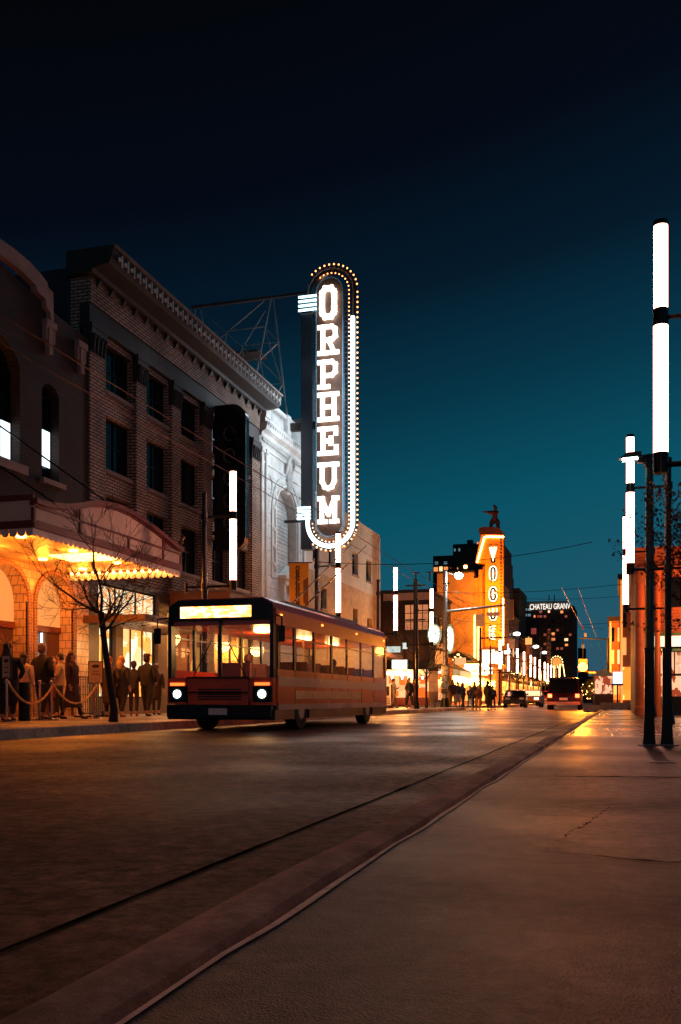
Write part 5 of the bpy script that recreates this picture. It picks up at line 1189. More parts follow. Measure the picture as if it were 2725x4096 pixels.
so_ = skinned('statue', [(bx+x*sf_, yc+y, bz-.15+z*sf_) for x, y, z in SV], SE, [r*sf_ for r in SRd], mat('statue_red_bronze', (.1, .025, .02), .6), None, 0, 1)
so_.parent = vg; so_.location = -Vector(vg.location)
bx_ = MB()
x0, z1_ = v5(842, 1176, 102.5); x1, z0_ = v5(1002, 1282, 102.5)
mqv = thing('marquee_lightbox', 'large glowing white marquee light boxes at the foot of the VOGUE tower', 'marquee', ((x0+x1)/2, 102.5, z0_))
MB().box(x0-.1, x1+.1, 102.5, 104, z0_-.1, z1_+.1).build('casing', M_brown, mqv)
MB().box(x0, x0+(x1-x0)*.6, 102.43, 102.49, z0_, z1_).build('lit_face', E_panel, mqv); MB().box(x0+(x1-x0)*.62, x1, 102.43, 102.49, z0_, z1_-.15).build('lit_face', E_panel, mqv)
MB().box(x1+.15, x1+.8, 102.43, 102.49, z0_+1.0, z1_-.1).build('lit_face', E_panel, mqv)
# bulb-edged ARCADE sign
AY = 92.0
x0, z1_ = at_Y(*z5(712, 1292), AY); x1, z0_ = at_Y(*z5(880, 1366), AY)
ar = thing('arcade_sign', 'bulb-edged orange sign box reading ARCADE left of the VOGUE marquee', 'sign', ((x0+x1)/2, AY, z0_))
MB().box(x0, x1, AY, AY+.5, z0_, z1_).build('box', em('arcade_orange', (1., .38, .03), 1.3), ar)
ab_ = MB()
for i in range(16): x = x0+(x1-x0)*i/15; ab_.ball((x, AY-.05, z1_), .09, n=6, m=4); ab_.ball((x, AY-.05, z0_), .09, n=6, m=4)
for i in range(7): z = z0_+(z1_-z0_)*i/6; ab_.ball((x0, AY-.05, z), .09, n=6, m=4); ab_.ball((x1, AY-.05, z), .09, n=6, m=4)
ab_.build('bulbs', E_bulbw, ar)['kind'] = 'stuff'
text('lettering', 'MOVIE', .62, ((x0+x1)/2, AY-.03, z0_+(z1_-z0_)*.76), E_letter, ar, ext=.02, bold=.03, sx=1.3); text('lettering', 'ARCADE', .8, ((x0+x1)/2, AY-.03, z0_+(z1_-z0_)*.32), E_letter, ar, ext=.02, bold=.04)
MB().cyl((x0, AY+.3, z1_), (-15, AY+.3, z1_+1), .06).cyl((x0+.5, AY+.3, z0_), (-15, AY+.3, z0_), .06).build('bracket', M_black, ar)
x, z = at_Y(*z5(785, 1405), 90); t = thing('globe_lamp', 'round glowing globe lamp beneath the bulb-edged sign', 'lamp', (x, 90, z)); MB().ball((x, 90, z), .36, 12, 8).build('globe', E_bulbw, t); MB().cyl((x, 90, z+.34), (x, 90, z0_), .03).build('stem', M_black, t)
lowb = thing('low_building', 'low lit shop with a bulb-trimmed gable between the corner block and the VOGUE building', 'building', (-17, 95, .05))
MB().box(-26, -15.0, 88.4, 103.8, .05, 4.2).build('wall', mat('orange_low_wall', (.5, .25, .1), .7), lowb)
gx, gz = at_Y(*z5(735, 1205), 96); gm = MB(); gm.ext([(gx-2.6, 4.2), (gx-.2, gz), (gx+1.2, 4.2)], 'y', 90.5, 98); gm.build('gable', M_roof, lowb)
gb_ = MB()
for i in range(6): f = i/5; gb_.ball((gx-.2-1.2*f, 90.4, gz-.35-1.2*f), .08, n=6, m=4); gb_.ball((gx-.1+.8*f, 90.4, gz-.35-1.4*f), .08, n=6, m=4)
gb_.build('bulbs', E_bulbw, lowb)['kind'] = 'stuff'
x0, z1_ = at_Y(*z5(628, 1238), 88.3); x1, z0_ = at_Y(*z5(712, 1290), 88.3); MB().box(x0, x1, 88.2, 88.35, z0_, z1_).build('lit_sign', E_soft, lowb)

# ------------------------------------------------------------------ farther left-hand row
rowm = [mat('row_red', (.22, .07, .04), .8), mat('row_brown', (.14, .07, .05), .8), mat('row_tan', (.34, .18, .09), .8)]
rows = [(128.2, 138, 9.5, 'red-brown building directly past the VOGUE tower'), (138.2, 150, 12.5, 'tall brown building with a vertical dark hotel sign in the far left row'), (150.2, 163, 7.5, 'low tan far building behind the smallest tube lamps'), (163.2, 192, 10.5, 'orange-lit far building with a round bulb sign')]
for i, (a, b_, h, lb) in enumerate(rows):
    t = thing('row_building', lb, 'building', (-16, (a+b_)/2, .05), 'far buildings of the left row')
    MB().box(-26, -15, a, b_, .05, h).build('wall', rowm[i % 3], t); MB().box(-26, -14.8, a-.1, b_+.1, h, h+.3).build('cornice', M_cornice, t)
    MB().box(-14.99, -14.93, a+.4, b_-.4, .5, 3.0).build('shop_window', gw, t)
    MB().box(-15, -13.5, a+.2, b_-.2, 3.2, 3.45).build('canopy', M_brown, t)
    k_ = 0
    z = 4.3
    while z < h-1.4:
        y = a+1
        while y < b_-1.5:
            MB().box(-14.99, -14.95, y, y+1.1, z, z+1.4).build('window', E_soft if (k_*7+i) % 9 == 0 else M_pane, t); y += 2.4; k_ += 1
        z += 2.5
t = thing('hotel_sign', 'dark vertical sign reading BELMONT high in the far left row', 'sign', (-13.6, 148, 7)); x0, z1_ = at_Y(*z5(1345, 1020), 148); x1, z0_ = at_Y(*z5(1380, 1300), 148)
MB().box(x0, x1, 148, 148.3, z0_, z1_).build('panel', M_black, t)
for i, ch in enumerate('BELMONT'): text('letter', ch, (z1_-z0_)/7.2, ((x0+x1)/2, 147.96, z1_-(z1_-z0_)*(i+.5)/7), mat('dim_letter', (.3, .12, .08), .6), t, ext=.02)
OY = 165
t = thing('round_bulb_sign', 'round sign ringed with amber bulbs above bright neon in the far left row', 'neon sign', (-11.5, OY, 6))
cx_, cz_ = at_Y(*z5(1425, 1270), OY); 
for i in range(14): a = 2*math.pi*i/14; MB().ball((cx_+.95*math.cos(a), OY, cz_+.95*math.sin(a)), .11, n=6, m=4).build('bulb', E_amb, t)
MB().cyl((cx_, OY-.02, cz_), (cx_, OY+.1, cz_), .7, n=16).build('disc', em('orange_disc', (1, .25, .03), .9), t)
MB().cyl((cx_, OY+.1, cz_-.9), (cx_, OY+.1, cz_-5), .25).build('post', M_brown, t)
x0, z1_ = at_Y(*z5(1450, 1288), OY); x1, z0_ = at_Y(*z5(1474, 1385), OY); MB().tube([(x0, OY, z0_), (x0, OY, z1_), (x1, OY, z1_), (x1+.3, OY, z0_)], .06).build('neon_outline', E_amb, t)
x0, z1_ = at_Y(*z5(1405, 1300), OY); x1, z0_ = at_Y(*z5(1445, 1400), OY)
for i in range(4): x = x0+(x1-x0)*i/3; MB().cyl((x, OY, z0_), (x, OY, z1_-(.4 if i % 2 else 0)), .06).build('neon_bar', E_amb, t)
t = thing('lit_canopy', 'long canopy edged in bright bulbs at the far end of the left row', 'canopy', (-12.5, 190, 3)); MB().box(-14.9, -12, 166, 215, 3.4, 3.7).build('slab', M_brown, t)
bl = MB()
for i in range(40): bl.ball((-11.9, 166.5+i*1.2, 3.55), .28, n=6, m=4)
bl.build('bulbs', E_amb, t)['kind'] = 'stuff'

# towers behind
def tower(lb, x0, x1, Y, dep, z1_, wins, group=None, m=None, cat='apartment block'):
    t = thing('tower_block', lb, cat, ((x0+x1)/2, Y+dep/2, -.1), group)
    MB().box(x0, x1, Y, Y+dep, -.1, z1_).build('wall', m or mat('tower_dark', (.035, .03, .03), .9), t)
    for (a, b_, c, d_, mm) in wins:
        MB().box(a, b_, Y-.06, Y-.005, c, d_).build('window', mm, t)
    return t
E_wo = em('lit_window_orange', (1, .3, .06), 1.0); E_wy = em('lit_window_yellow', (1, .62, .3), 1.5); E_wb = em('window_blue', (.25, .45, .55), .35); E_wr = em('lit_window_red', (.7, .06, .02), .35)
def w5(Y, a, b_, c, d_, mm): p = at_Y(*z5(a, b_), Y); q_ = at_Y(*z5(c, d_), Y); return (p[0], q_[0], q_[1], p[1], mm)
Y = 140; x0, zt = at_Y(*z5(455, 440), Y); x1, zb_ = at_Y(*z5(1000, 520), Y); xm, zm = at_Y(*z5(610, 347), Y)
wn = [w5(Y, 470, 485, 495, 505, E_wb), w5(Y, 540, 484, 567, 503, E_wb), w5(Y, 461, 528, 494, 560, E_wo), w5(Y, 505, 523, 530, 558, E_wy), w5(Y, 540, 525, 572, 548, E_wo), w5(Y, 588, 530, 600, 536, E_wr), w5(Y, 645, 530, 652, 545, E_wo), w5(Y, 620, 382, 633, 402, E_wb), w5(Y, 655, 380, 668, 402, E_wb), w5(Y, 800, 330, 812, 345, E_wo), w5(Y, 698, 512, 722, 535, em('star_lamp', (1, .5, .15), 12.))]
t = tower('stepped black block with a row of lit orange windows behind the VOGUE building', x0, x1, Y, 14, zt, wn)
MB().box(xm, x1, Y+.1, Y+12, zt, zm).build('upper_step', MATS['tower_dark'], t); xc = at_Y(*z5(735, 320), Y)[0]; MB().box(xc-.4, xc+.4, Y+1, Y+2, zm, zm+.7).build('chimney', MATS['tower_dark'], t)
Y = 170; x0, zt = at_Y(*z5(1010, 580), Y); x1, _ = at_Y(*z5(1050, 600), Y); x2, z2b = at_Y(*z5(1132, 690), Y)
t = tower('black stepped block just right of the VOGUE tower', x0, x2, Y, 12, z2b, [w5(Y, 1068, 738, 1080, 750, E_wy)])
MB().box(x0, x1, Y+.1, Y+8, z2b, zt).build('upper_step', MATS['tower_dark'], t); MB().cyl(((x0+x1)/2, Y+3, zt), ((x0+x1)/2, Y+3, at_Y(*z5(1035, 480), Y)[1]), .08).build('antenna', M_black, t)
Y = 215; x0, zt = at_Y(*z5(1090, 800), Y); x1, zt2 = at_Y(*z5(1562, 852), Y); xk, zk = at_Y(*z5(1500, 830), Y)
rn = random.Random(4); wn = [w5(Y, 1168, 850, 1192, 868, E_wb), w5(Y, 1198, 850, 1222, 868, E_wb), w5(Y, 1168, 893, 1192, 912, E_wb), w5(Y, 1198, 893, 1222, 912, E_wb), w5(Y, 1128, 893, 1142, 912, E_wb), w5(Y, 1357, 868, 1370, 882, E_wy), w5(Y, 1454, 868, 1476, 888, E_wo), w5(Y, 1245, 903, 1258, 922, E_wo), w5(Y, 1273, 905, 1284, 920, E_wr), w5(Y, 1385, 1040, 1410, 1055, E_wo), w5(Y, 1385, 1082, 1412, 1102, E_wo), w5(Y, 1486, 1085, 1514, 1105, E_wy), w5(Y, 1490, 1128, 1514, 1145, E_wo), w5(Y, 1225, 1005, 1265, 1052, E_wr)]
for r_ in range(9):
    for c_ in range(8):
        if rn.random() < .35: wn.append(w5(Y, 1290+c_*33, 868+r_*36, 1290+c_*33+20, 886+r_*36, E_wr if rn.random() < .45 else M_pane))
ct = tower('wide black hotel block with a white CHATEAU GRANVILLE roof sign', x0, x1, Y, 16, zk, wn, cat='hotel')
MB().ext([(x0, zk), (x1, zt2-.6), (xk, zk), (x0, zt)], 'y', Y+.2, Y+14).build('parapet', mat('slate_parapet', (.09, .1, .12), .8), ct) if False else MB().box(x0, xk, Y+.05, Y+14, zk, zt).build('parapet', mat('slate_parapet', (.12, .14, .17), .8), ct)
ca = at_Y(*z5(1244, 838), Y); cb_ = at_Y(*z5(1500, 838), Y)
s_ = 'CHATEAU GRANV'; wd = cb_[0]-ca[0]; text('roof_sign', s_, 1.75, ((ca[0]+cb_[0])/2, Y-.2, ca[1]-.1), em('roof_sign_light', (1., .88, .75), 1.5), ct, ext=.05, bold=.0, sx=1.25*wd/(1.75*8.3))
for px in (1177, 1358, 1400): x, z = at_Y(*z5(px, 800), Y); MB().cyl((x, Y+3, zt), (x, Y+3, zt+1.6), .1).build('antenna', M_black, ct)
Y = 260; x0, zt = at_Y(2312, 2592, Y); x1, _ = at_Y(2340, 2600, Y); x2, z2b = at_Y(2350, 2650, Y)
t = tower('slim dark tower with a few lit windows behind the traffic light', x0, x1, Y, 10, zt, [(x0+1, x0+1.6, 14, 15, E_wo), (x0+1.6, x0+2.2, 17, 18, E_wo), (x0+1, x0+1.5, 19, 19.8, E_wr)])
MB().box(x1, x2, Y+.1, Y+10, -.1, z2b).build('wing', MATS['tower_dark'], t)
t = tower('low dark mass of buildings closing the far end of the street', x1+.2, 2.5, 240, 20, 6.2, [(-7+i*1.6, -6.1+i*1.6, 2.5+(i % 3)*.9, 3.3+(i % 3)*.9, E_wo if i % 2 else E_wr) for i in range(5)], cat='buildings')

# ------------------------------------------------------------------ right side
rY = 34.0
xr0, ztr = at_Y(2545, 2195, rY)
rb = thing('columned_building', 'red-brown building with fluted columns over a white-banded lit shopfront at the right edge', 'building', (4, 38, 0))
M_red = mat('red_terracotta', (.36, .1, .04), .6, scale=5, var=.4)
wl = MB(); wl.box(xr0, 12, rY, 50, 2.75, ztr-.25); wl.build('upper_wall', brick('red_brick', (.3, .08, .04), (.2, .05, .03), (.12, .06, .04)), rb)
MB().box(xr0-.12, 12, rY-.25, 50, ztr-.25, ztr).box(xr0-.04, 12, rY-.12, 50, ztr-.75, ztr-.62).build('cornice', M_red, rb)
for px0, px1 in ((2540, 2582), (2617, 2644)):
    a, _ = at_Y(px0, 2500, rY-.3); b_, _ = at_Y(px1, 2500, rY-.3); cxx = (a+b_)/2; r_ = (b_-a)/2
    cm = MB(); n = 24; zz = [(0, 1.15), (.25, 1.15), (.3, 1.0), (ztr-1.25, .9), (ztr-1.2, 1.05), (ztr-.9, 1.25), (ztr-.76, 1.25)]
    for z, s_ in zz:
        for j in range(n): t0 = 2*math.pi*j/n; q_ = r_*s_*(1-.08*(j % 2)); cm.v.append((cxx+q_*math.cos(t0), rY-.3+min(r_, .28)*s_*math.sin(t0), z))
    for i in range(len(zz)-1):
        for j in range(n): cm.f.append((i*n+j, i*n+(j+1) % n, (i+1)*n+(j+1) % n, (i+1)*n+j))
    cm.build('column', M_red, rb)
xs0 = at_Y(2610, 2600, rY)[0]
MB().box(xs0, 12, rY-.35, rY-.05, 2.28, 2.62).build('fascia_band', em('pale_fascia', (.8, .95, .8), .75), rb)
MB().box(xs0, 12, rY-.37, rY-.34, 2.12, 2.2).box(xs0, 12, rY-.37, rY-.34, 2.64, 2.72).build('green_trim', mat('green_trim', (.02, .1, .05), .5), rb)
MB().box(xs0-.05, 12, rY+.05, 50, .0, 2.12).build('shop_core', M_dark, rb)
E_rs = lit_cells('right_shop_goods', 6, 3.2, (.3, .04, .01), (1., .5, .28), 1.2, .25, 6.)
for i in range(6):
    xa = xs0+.1+i*1.5
    sw_ = MB()
    sw_.box(xa-.06, xa, rY-.12, rY, .6, 2.1); sw_.box(xa, xa+1.44, rY-.1, rY-.02, 1.3, 1.38)
    for j in range(5): sw_.box(xa+j*.29, xa+j*.29+.04, rY-.1, rY-.03, 1.38, 2.1)
    sw_ = sw_.build('shop_window', M_black, rb); MB().box(xa, xa+1.44, rY-.01, rY+.02, .62, 2.1).build('pane', E_rs, sw_)
MB().box(xs0, 12, rY-.15, rY+.04, 0, .6).build('stall_riser', M_black, rb)
MB().box(xr0-.02, xs0, rY+.02, 50, 0, 2.74).build('corner_wall', mat('dark_corner', (.06, .03, .02), .7), rb)
for px in (2700, 2760): x, _ = at_Y(px, 2300, rY); MB().box(x-.3, x+.3, rY-.03, rY-.003, 3.6, 4.6).build('window', M_pane, rb)
light('AREA', (3.6, 31.6, 3.2), (1, .25, .04), 420, size=1.6, rot=(R(105), 0, 0))  # added area lamp without fitting, brightens the red columns
light('POINT', (2.2, 32.6, 1.9), (1, .6, .3), 40, size=.3)
# tan lit buildings farther on the right
def yfar(px0, px1, Yb, h_px, lb, m_, lit, extra=None):
    x0, zt = at_Y(px0, h_px, Yb); x1, _ = at_Y(px1, h_px, Yb); t = thing('street_building', lb, 'building', ((x0+x1)/2, Yb+5, 0), 'narrow buildings of the right row')
    MB().box(x0, x1, Yb, Yb+9, 0, zt).build('wall', m_, t); MB().box(x0-.1, x1+.1, Yb-.12, Yb+9.1, zt-.25, zt+.05).build('cornice', M_cornice, t)
    z = 3.1; k_ = 0
    while z < zt-1.2:
        n = max(2, int((x1-x0)/1.0)); 
        for i in range(n): a = x0+(x1-x0)*(i+.25)/n; MB().box(a, a+(x1-x0)/n*.5, Yb-.04, Yb-.003, z, z+1.0).build('window', (E_wo, M_pane, E_wy)[(k_+i*2) % 3], t)
        z += 1.6; k_ += 1
    for x in (x0+.12, x1-.12): MB().box(x-.06, x+.06, Yb-.08, Yb-.002, .1, zt-.3).build('lit_strip', E_orange if (lit and x < (x0+x1)/2) else M_red, t)
    MB().box(x0+.15, x1-.15, Yb-.05, Yb-.004, .5, 2.4).build('shop_window', gw, t)
    return t
yfar(2436, 2492, 72, 2470, 'narrow orange-lit building at the street end of the right row', mat('row_orange', (.4, .18, .06), .8), True)
yfar(2478, 2552, 58, 2300, 'taller red-brown building with amber light strips left of the columned one', MATS['red_terracotta'], True)
bs_ = thing('projecting_sign', 'bluish white lit projecting box sign low on the right row', 'sign', (0, 56, 2)); x0, z1_ = at_Y(2452, 2688, 57); x1, z0_ = at_Y(2490, 2735, 57)
MB().box(x0, x1, 56.9, 57.2, z0_, z1_).build('lit_box', em('blue_white_box', (.6, .78, 1.), 1.6), bs_); MB().box(x0-.05, x1+.05, 56.85, 57.25, z0_-.1, z0_-.002).build('tray', M_black, bs_); MB().cyl(((x0+x1)/2, 57.05, 0), ((x0+x1)/2, 57.05, z0_-.05), .05).build('post', M_black, bs_)
light('POINT', (.4, 55.5, 3.4), (1, .45, .08), 60, size=.3)

# traffic light over the street on a mast arm, with one-way sign
TY2 = 70.0
xs, zs_ = at_Y(2332, 2668, TY2); xp, _ = at_Y(2432, 2800, TY2)
tl = thing('traffic_light', 'glowing amber traffic light with a one-way arrow plate, right of the black hotel', 'traffic light', (xp, TY2, 0))
za = zs_+1.9
MB().cyl((xp, TY2, 0), (xp, TY2, za+.1), .1, .08, 10).build('pole', M_black, tl); MB().cyl((xp, TY2, za), (xs-.2, TY2, za+.15), .05, .04).build('mast_arm', M_black, tl)
hz0 = at_Y(0, 2706, TY2)[1]; w_ = .3
hd = MB().box(xs-w_, xs+w_, TY2-.12, TY2+.15, hz0, zs_+.55).build('signal_head', mat('signal_yellow', (.35, .12, .01), .5), tl)
MB().cyl((xs, TY2, zs_+.5), (xs, TY2, za+.12), .03).build('hanger', M_black, tl)
MB().cyl((xs, TY2-.16, zs_), (xs, TY2-.12, zs_), .33, n=18).build('lit_lens', em('signal_lit', (1, .33, .06), 3.4), hd)
MB().cyl((xs, TY2-.15, hz0+.3), (xs, TY2-.12, hz0+.3), .13, n=14).build('dull_lens', MATS['dull_lens'], hd)
x0, z1_ = at_Y(2350, 2684, TY2); x1, z0_ = at_Y(2389, 2697, TY2)
ow = MB().box(x0, x1, TY2-.12, TY2-.08, z0_, z1_).build('one_way_plate', M_black, tl); zm = (z0_+z1_)/2
MB().ext([(x0+.06, zm-.05), (x0+.06, zm+.05), (x1-.22, zm+.05), (x1-.22, zm+.1), (x1-.05, zm), (x1-.22, zm-.1), (x1-.22, zm-.05)], 'y', TY2-.13, TY2-.121).build('arrow', mat('arrow_cream', (.8, .5, .25), .5), ow)
MB().cyl((x0-.3, TY2, zm), (x0, TY2-.1, zm), .02).build('plate_bracket', M_black, tl)
light('POINT', (xs, TY2-2.2, zs_+1.2), (1, .26, .02), 3200, size=.4)

# second signal mast farther on
SY2 = 82
xq, zq = at_Y(1921, 2512, SY2)
t = thing('signal_mast', 'thin dark signal mast carrying hanging orange sign panels before the VOGUE entrance', 'traffic signal mast', (xq, SY2, -.13 if xq > -9.3 else .05))
MB().cyl((xq, SY2, .0), (xq, SY2, zq), .14, .09).build('pole', M_black, t)
xe, ze = at_Y(2118, 2545, SY2); MB().cyl((xq, SY2, ze-.1), (xe, SY2, ze), .07, .04).build('mast_arm', M_black, t)
for (a, b_, c, d_, mm) in ((1047, 1093, 1096, 1165, MATS['pale_sign_plate']), (1180, 1083, 1230, 1132, em('hanging_amber', (1, .42, .08), .9))):
    x0, z1_ = at_Y(*z5(a, b_), SY2); x1, z0_ = at_Y(*z5(c, d_), SY2); MB().box(x0, x1, SY2-.1, SY2+.1, z0_, z1_).cyl(((x0+x1)/2, SY2, z1_), ((x0+x1)/2, SY2, ze), .03).build('hanging_sign', mm, t)
for i, (a, b_, Yb) in enumerate(((1112, 1050, 112), (1262, 1150, 140), (1330, 1196, 165))):
    x, z = at_Y(*z5(a, b_), Yb); xw, zw = at_Y(*z5(a-(55, 42, 32)[i], 1290), Yb)
    t = thing('street_light', ('nearest', 'middle', 'farthest')[i]+' of three small white street lights before the black hotel', 'street light', (xw, Yb, 0), 'small far street lights')
    MB().cyl((xw, Yb, -.1), (xw, Yb, z+.1), .13, .08).build('pole', M_steel, t); MB().cyl((xw, Yb, z+.1), (x, Yb, z+.12), .06).build('arm', M_steel, t); MB().ball((x, Yb, z), .42, sz=.5).build('lens', em('far_lens', (.95, 1, .85), 9.), t)

# ------------------------------------------------------------------ vehicles
def vehicle(name, label, x, y, face, paint, L_=4.5, W=1.85, H=1.75, kind='suv', tail=None, head=None, glow=None):
    t = thing(name, label, 'car', (x, y, -.13), None, local=True); t.rotation_euler = (0, 0, R(face))
    hw = W/2; f, r_ = -L_/2, L_/2           # local front at -y
    b = MB(); pr = [(f, .35), (f, .8), (f+.25, .95), (f+1.1, 1.02), (r_-.05, 1.05), (r_, .85), (r_, .35)]
    b.ext(pr, 'x', -hw, hw); b = b.build('body', paint, t)
    c = MB(); rf = H
    top = [(f+1.75, rf-.04), (f+2.2, rf), (r_-.5, rf), (r_-.25, rf-.06)] if kind == 'suv' else [(f+1.9, rf-.03), (f+2.3, rf), (r_-1.2, rf), (r_-1.0, rf-.05)]
    c.ext([top[0], top[1], top[2], top[3], (top[3][0], rf-.12), (top[0][0], rf-.12)], 'x', -hw*.84, hw*.84)
    bot_f, bot_r = f+1.1, (r_-.06 if kind == 'suv' else r_-.55)
    for sx_ in (-1, 1):
        for (yt, yb) in ((top[0][0], bot_f), ((top[0][0]+top[3][0])/2, (top[0][0]+top[3][0])/2), (top[3][0], bot_r)):
            c.cyl((sx_*hw*.82, yt, rf-.1), (sx_*hw*.93, yb, 1.02), .05, n=5)
    c.build('cabin', paint, t)
    gm = glow or M_pane; g = MB(); A = hw*.82; B2 = hw*.92
    MB().quad((-A, top[0][0], rf-.1), (A, top[0][0], rf-.1), (B2, bot_f, 1.02), (-B2, bot_f, 1.02)).build('windscreen', gm, t)
    MB().quad((-A, top[3][0], rf-.1), (A, top[3][0], rf-.1), (B2, bot_r, 1.04), (-B2, bot_r, 1.04)).build('rear_window', gm, t)
    for sx_ in (-1, 1): MB().quad((sx_*A, top[0][0], rf-.1), (sx_*A, top[3][0], rf-.1), (sx_*B2, bot_r, 1.03), (sx_*B2, bot_f, 1.03)).build('side_window', gm, t)
    for y_ in (f+.85, r_-.85):
        for sx_ in (-1, 1):
            w_ = MB().cyl((sx_*(hw-.2), y_, .34), (sx_*(hw+.01), y_, .34), .34, n=18).build('wheel', MATS['tyre'], t); MB().cyl((sx_*(hw+.01), y_, .34), (sx_*(hw+.02), y_, .34), .2, n=12).build('rim', M_steel, w_)
    for sx_ in (-1, 1):
        MB().box(sx_*hw*.62-.18, sx_*hw*.62+.18, f-.02, f+.03, .66, .82).build('headlight', head or M_steel, t)
        MB().box(sx_*hw*.82-.12, sx_*hw*.82+.12, r_-.03, r_+.02, .78, 1.0).build('tail_light', tail or mat('red_lens', (.3, .02, .01), .3), t)
        MB().box(sx_*(hw+.02), sx_*(hw+.18), bot_f+.2, bot_f+.32, 1.02, 1.16).build('mirror', paint, t)
    MB().box(-hw*.98, hw*.98, r_-.05, r_+.1, .32, .52).build('rear_bumper', mat('pale_bumper', (.45, .3, .22), .4), t)
    MB().box(-hw*.98, hw*.98, f-.1, f+.05, .32, .5).build('front_bumper', M_black, t)
    MB().box(-.25, .25, r_+.02, r_+.035, .62, .76).build('number_plate', M_white, t)
    return t
M_dcar = mat('dark_red_paint', (.025, .004, .003), .25, bump=0); M_bcar = mat('black_paint', (.015, .012, .012), .2, bump=0); M_ocar = mat('orange_paint', (.5, .16, .02), .3, bump=0)
def roadpos(px, Yb): x, _ = at_Y(px, 2800, Yb); return x, Yb
x, y = roadpos(2262, 64); vehicle('parked_car', 'dark red off-road vehicle driving away with its tail lights glowing', x, y, 180, M_dcar, 4.4, 2.05, 2.05, 'suv', tail=em('tail_glow', (1., .07, .015), 9.))
light('POINT', (x+.9, y-2.7, .75), (1, .05, .01), 25, size=.1); light('POINT', (x-.9, y-2.7, .75), (1, .1, .02), 25, size=.1)
x, y = roadpos(2128, 88); vehicle('parked_car', 'orange car with a bright lit windscreen facing the camera, left of the dark red one', x, y, 0, M_ocar, 4.4, 1.85, 1.55, 'saloon', head=em('car_head', (1, .85, .6), 8.), glow=em('windscreen_glow', (1, .62, .3), 1.6))
x, y = roadpos(2062, 80); vehicle('parked_car', 'low black car waiting left of the orange one', x, y, 4, M_bcar, 4.4, 1.8, 1.45, 'saloon')
x, y = roadpos(2185, 105); vehicle('parked_car', 'far red car with glowing tail lights beyond the orange one', x, y, 180, mat('red_paint', (.4, .02, .01), .25, bump=0), 4.4, 1.85, 1.6, 'suv', tail=MATS['tail_glow'])
# pale concrete blocks
lbs = ['leftmost pale concrete block right of the dark red vehicle', 'second pale concrete block from the left in the road-end row', 'third pale concrete block from the left in the road-end row', 'fourth pale concrete block from the left in the road-end row', 'fifth pale concrete block from the left in the road-end row', 'rightmost pale concrete block by the projecting lit sign']
for i, lb in enumerate(lbs):
    x, _ = at_Y(2352+i*33, 2800, 52+.6*(i % 2)); yb = 52+.6*(i % 2); w_ = .22; z_ = -.13 if x < -1.2 else 0
    t = thing('concrete_block', lb, 'concrete block', (x, yb, z_), 'pale concrete blocks across the road end')
    MB().ext([(x-w_-.02, z_), (x-w_, z_+.08), (x-w_+.02, z_+.36), (x+w_-.02, z_+.36), (x+w_, z_+.08), (x+w_+.02, z_)], 'y', yb-.2, yb+.2).build('block', M_conc, t)
    MB().box(x-.1, x+.1, yb-.205, yb-.2, z_, z_+.05).build('lifting_slot', M_dark, t)
# lit shrub at the far end
x, y = roadpos(2375, 78); t = thing('lit_shrub', 'small shrub hung with amber fairy lights beyond the concrete blocks', 'shrub', (x, y, -.13)); rn = random.Random(9); lf = MB(); fb = MB()
for i in range(900):
    a, b_, r_ = rn.uniform(0, 6.28), rn.uniform(-1, 1), rn.uniform(.3, 1)**.5; c = Vector((x+.95*r_*math.cos(a)*math.sqrt(1-b_*b_), y+.8*r_*math.sin(a), 1.35+.85*r_*b_)); p_ = Vector([rn.uniform(-1, 1) for _ in range(3)]).normalized()*.09; s2 = p_.orthogonal().normalized()*.05; lf.quad(c-p_, c+s2, c+p_, c-s2)
for i in range(40):
    a, b_ = rn.uniform(0, 6.28), rn.uniform(-1, 1); fb.ball((x+.95*math.cos(a)*math.sqrt(1-b_*b_), y+.8*math.sin(a), 1.35+.85*b_), .035, n=5, m=3)
lf.build('foliage', mat('shrub_leaf', (.06, .07, .02), .7), t); fb.build('fairy_lights', E_bulbw, t)['kind'] = 'stuff'; MB().cyl((x, y, -.13), (x, y, .8), .08).build('stem', M_bark, t)
light('POINT', (x, y-1.2, 1.4), (1, .45, .1), 30, size=.2)
for (px, Yb, lb, w_) in ((2415, 66, 'lit white and amber market stall at the far right road end', 1.3),):
    x, _ = at_Y(px, 2800, Yb); w_ = .6; t = thing('market_stall', lb, 'stall', (x, Yb, 0)); MB().box(x-w_, x+w_, Yb, Yb+1.2, 0, .9).build('counter', M_brown, t); MB().box(x-w_, x+w_, Yb+1.1, Yb+1.2, .9, 2.1).build('lit_back', E_rs, t)
    MB().ext([(x-w_-.2, 2.1), (x, 2.6), (x+w_+.2, 2.1)], 'y', Yb-.3, Yb+1.4).build('roof', mat('green_white_canvas', (.2, .35, .3), .8), t)
    for sx_ in (-1, 1): MB().cyl((x+sx_*w_, Yb-.2, 0), (x+sx_*w_, Yb-.2, 2.1), .03).build('post', M_steel, t)

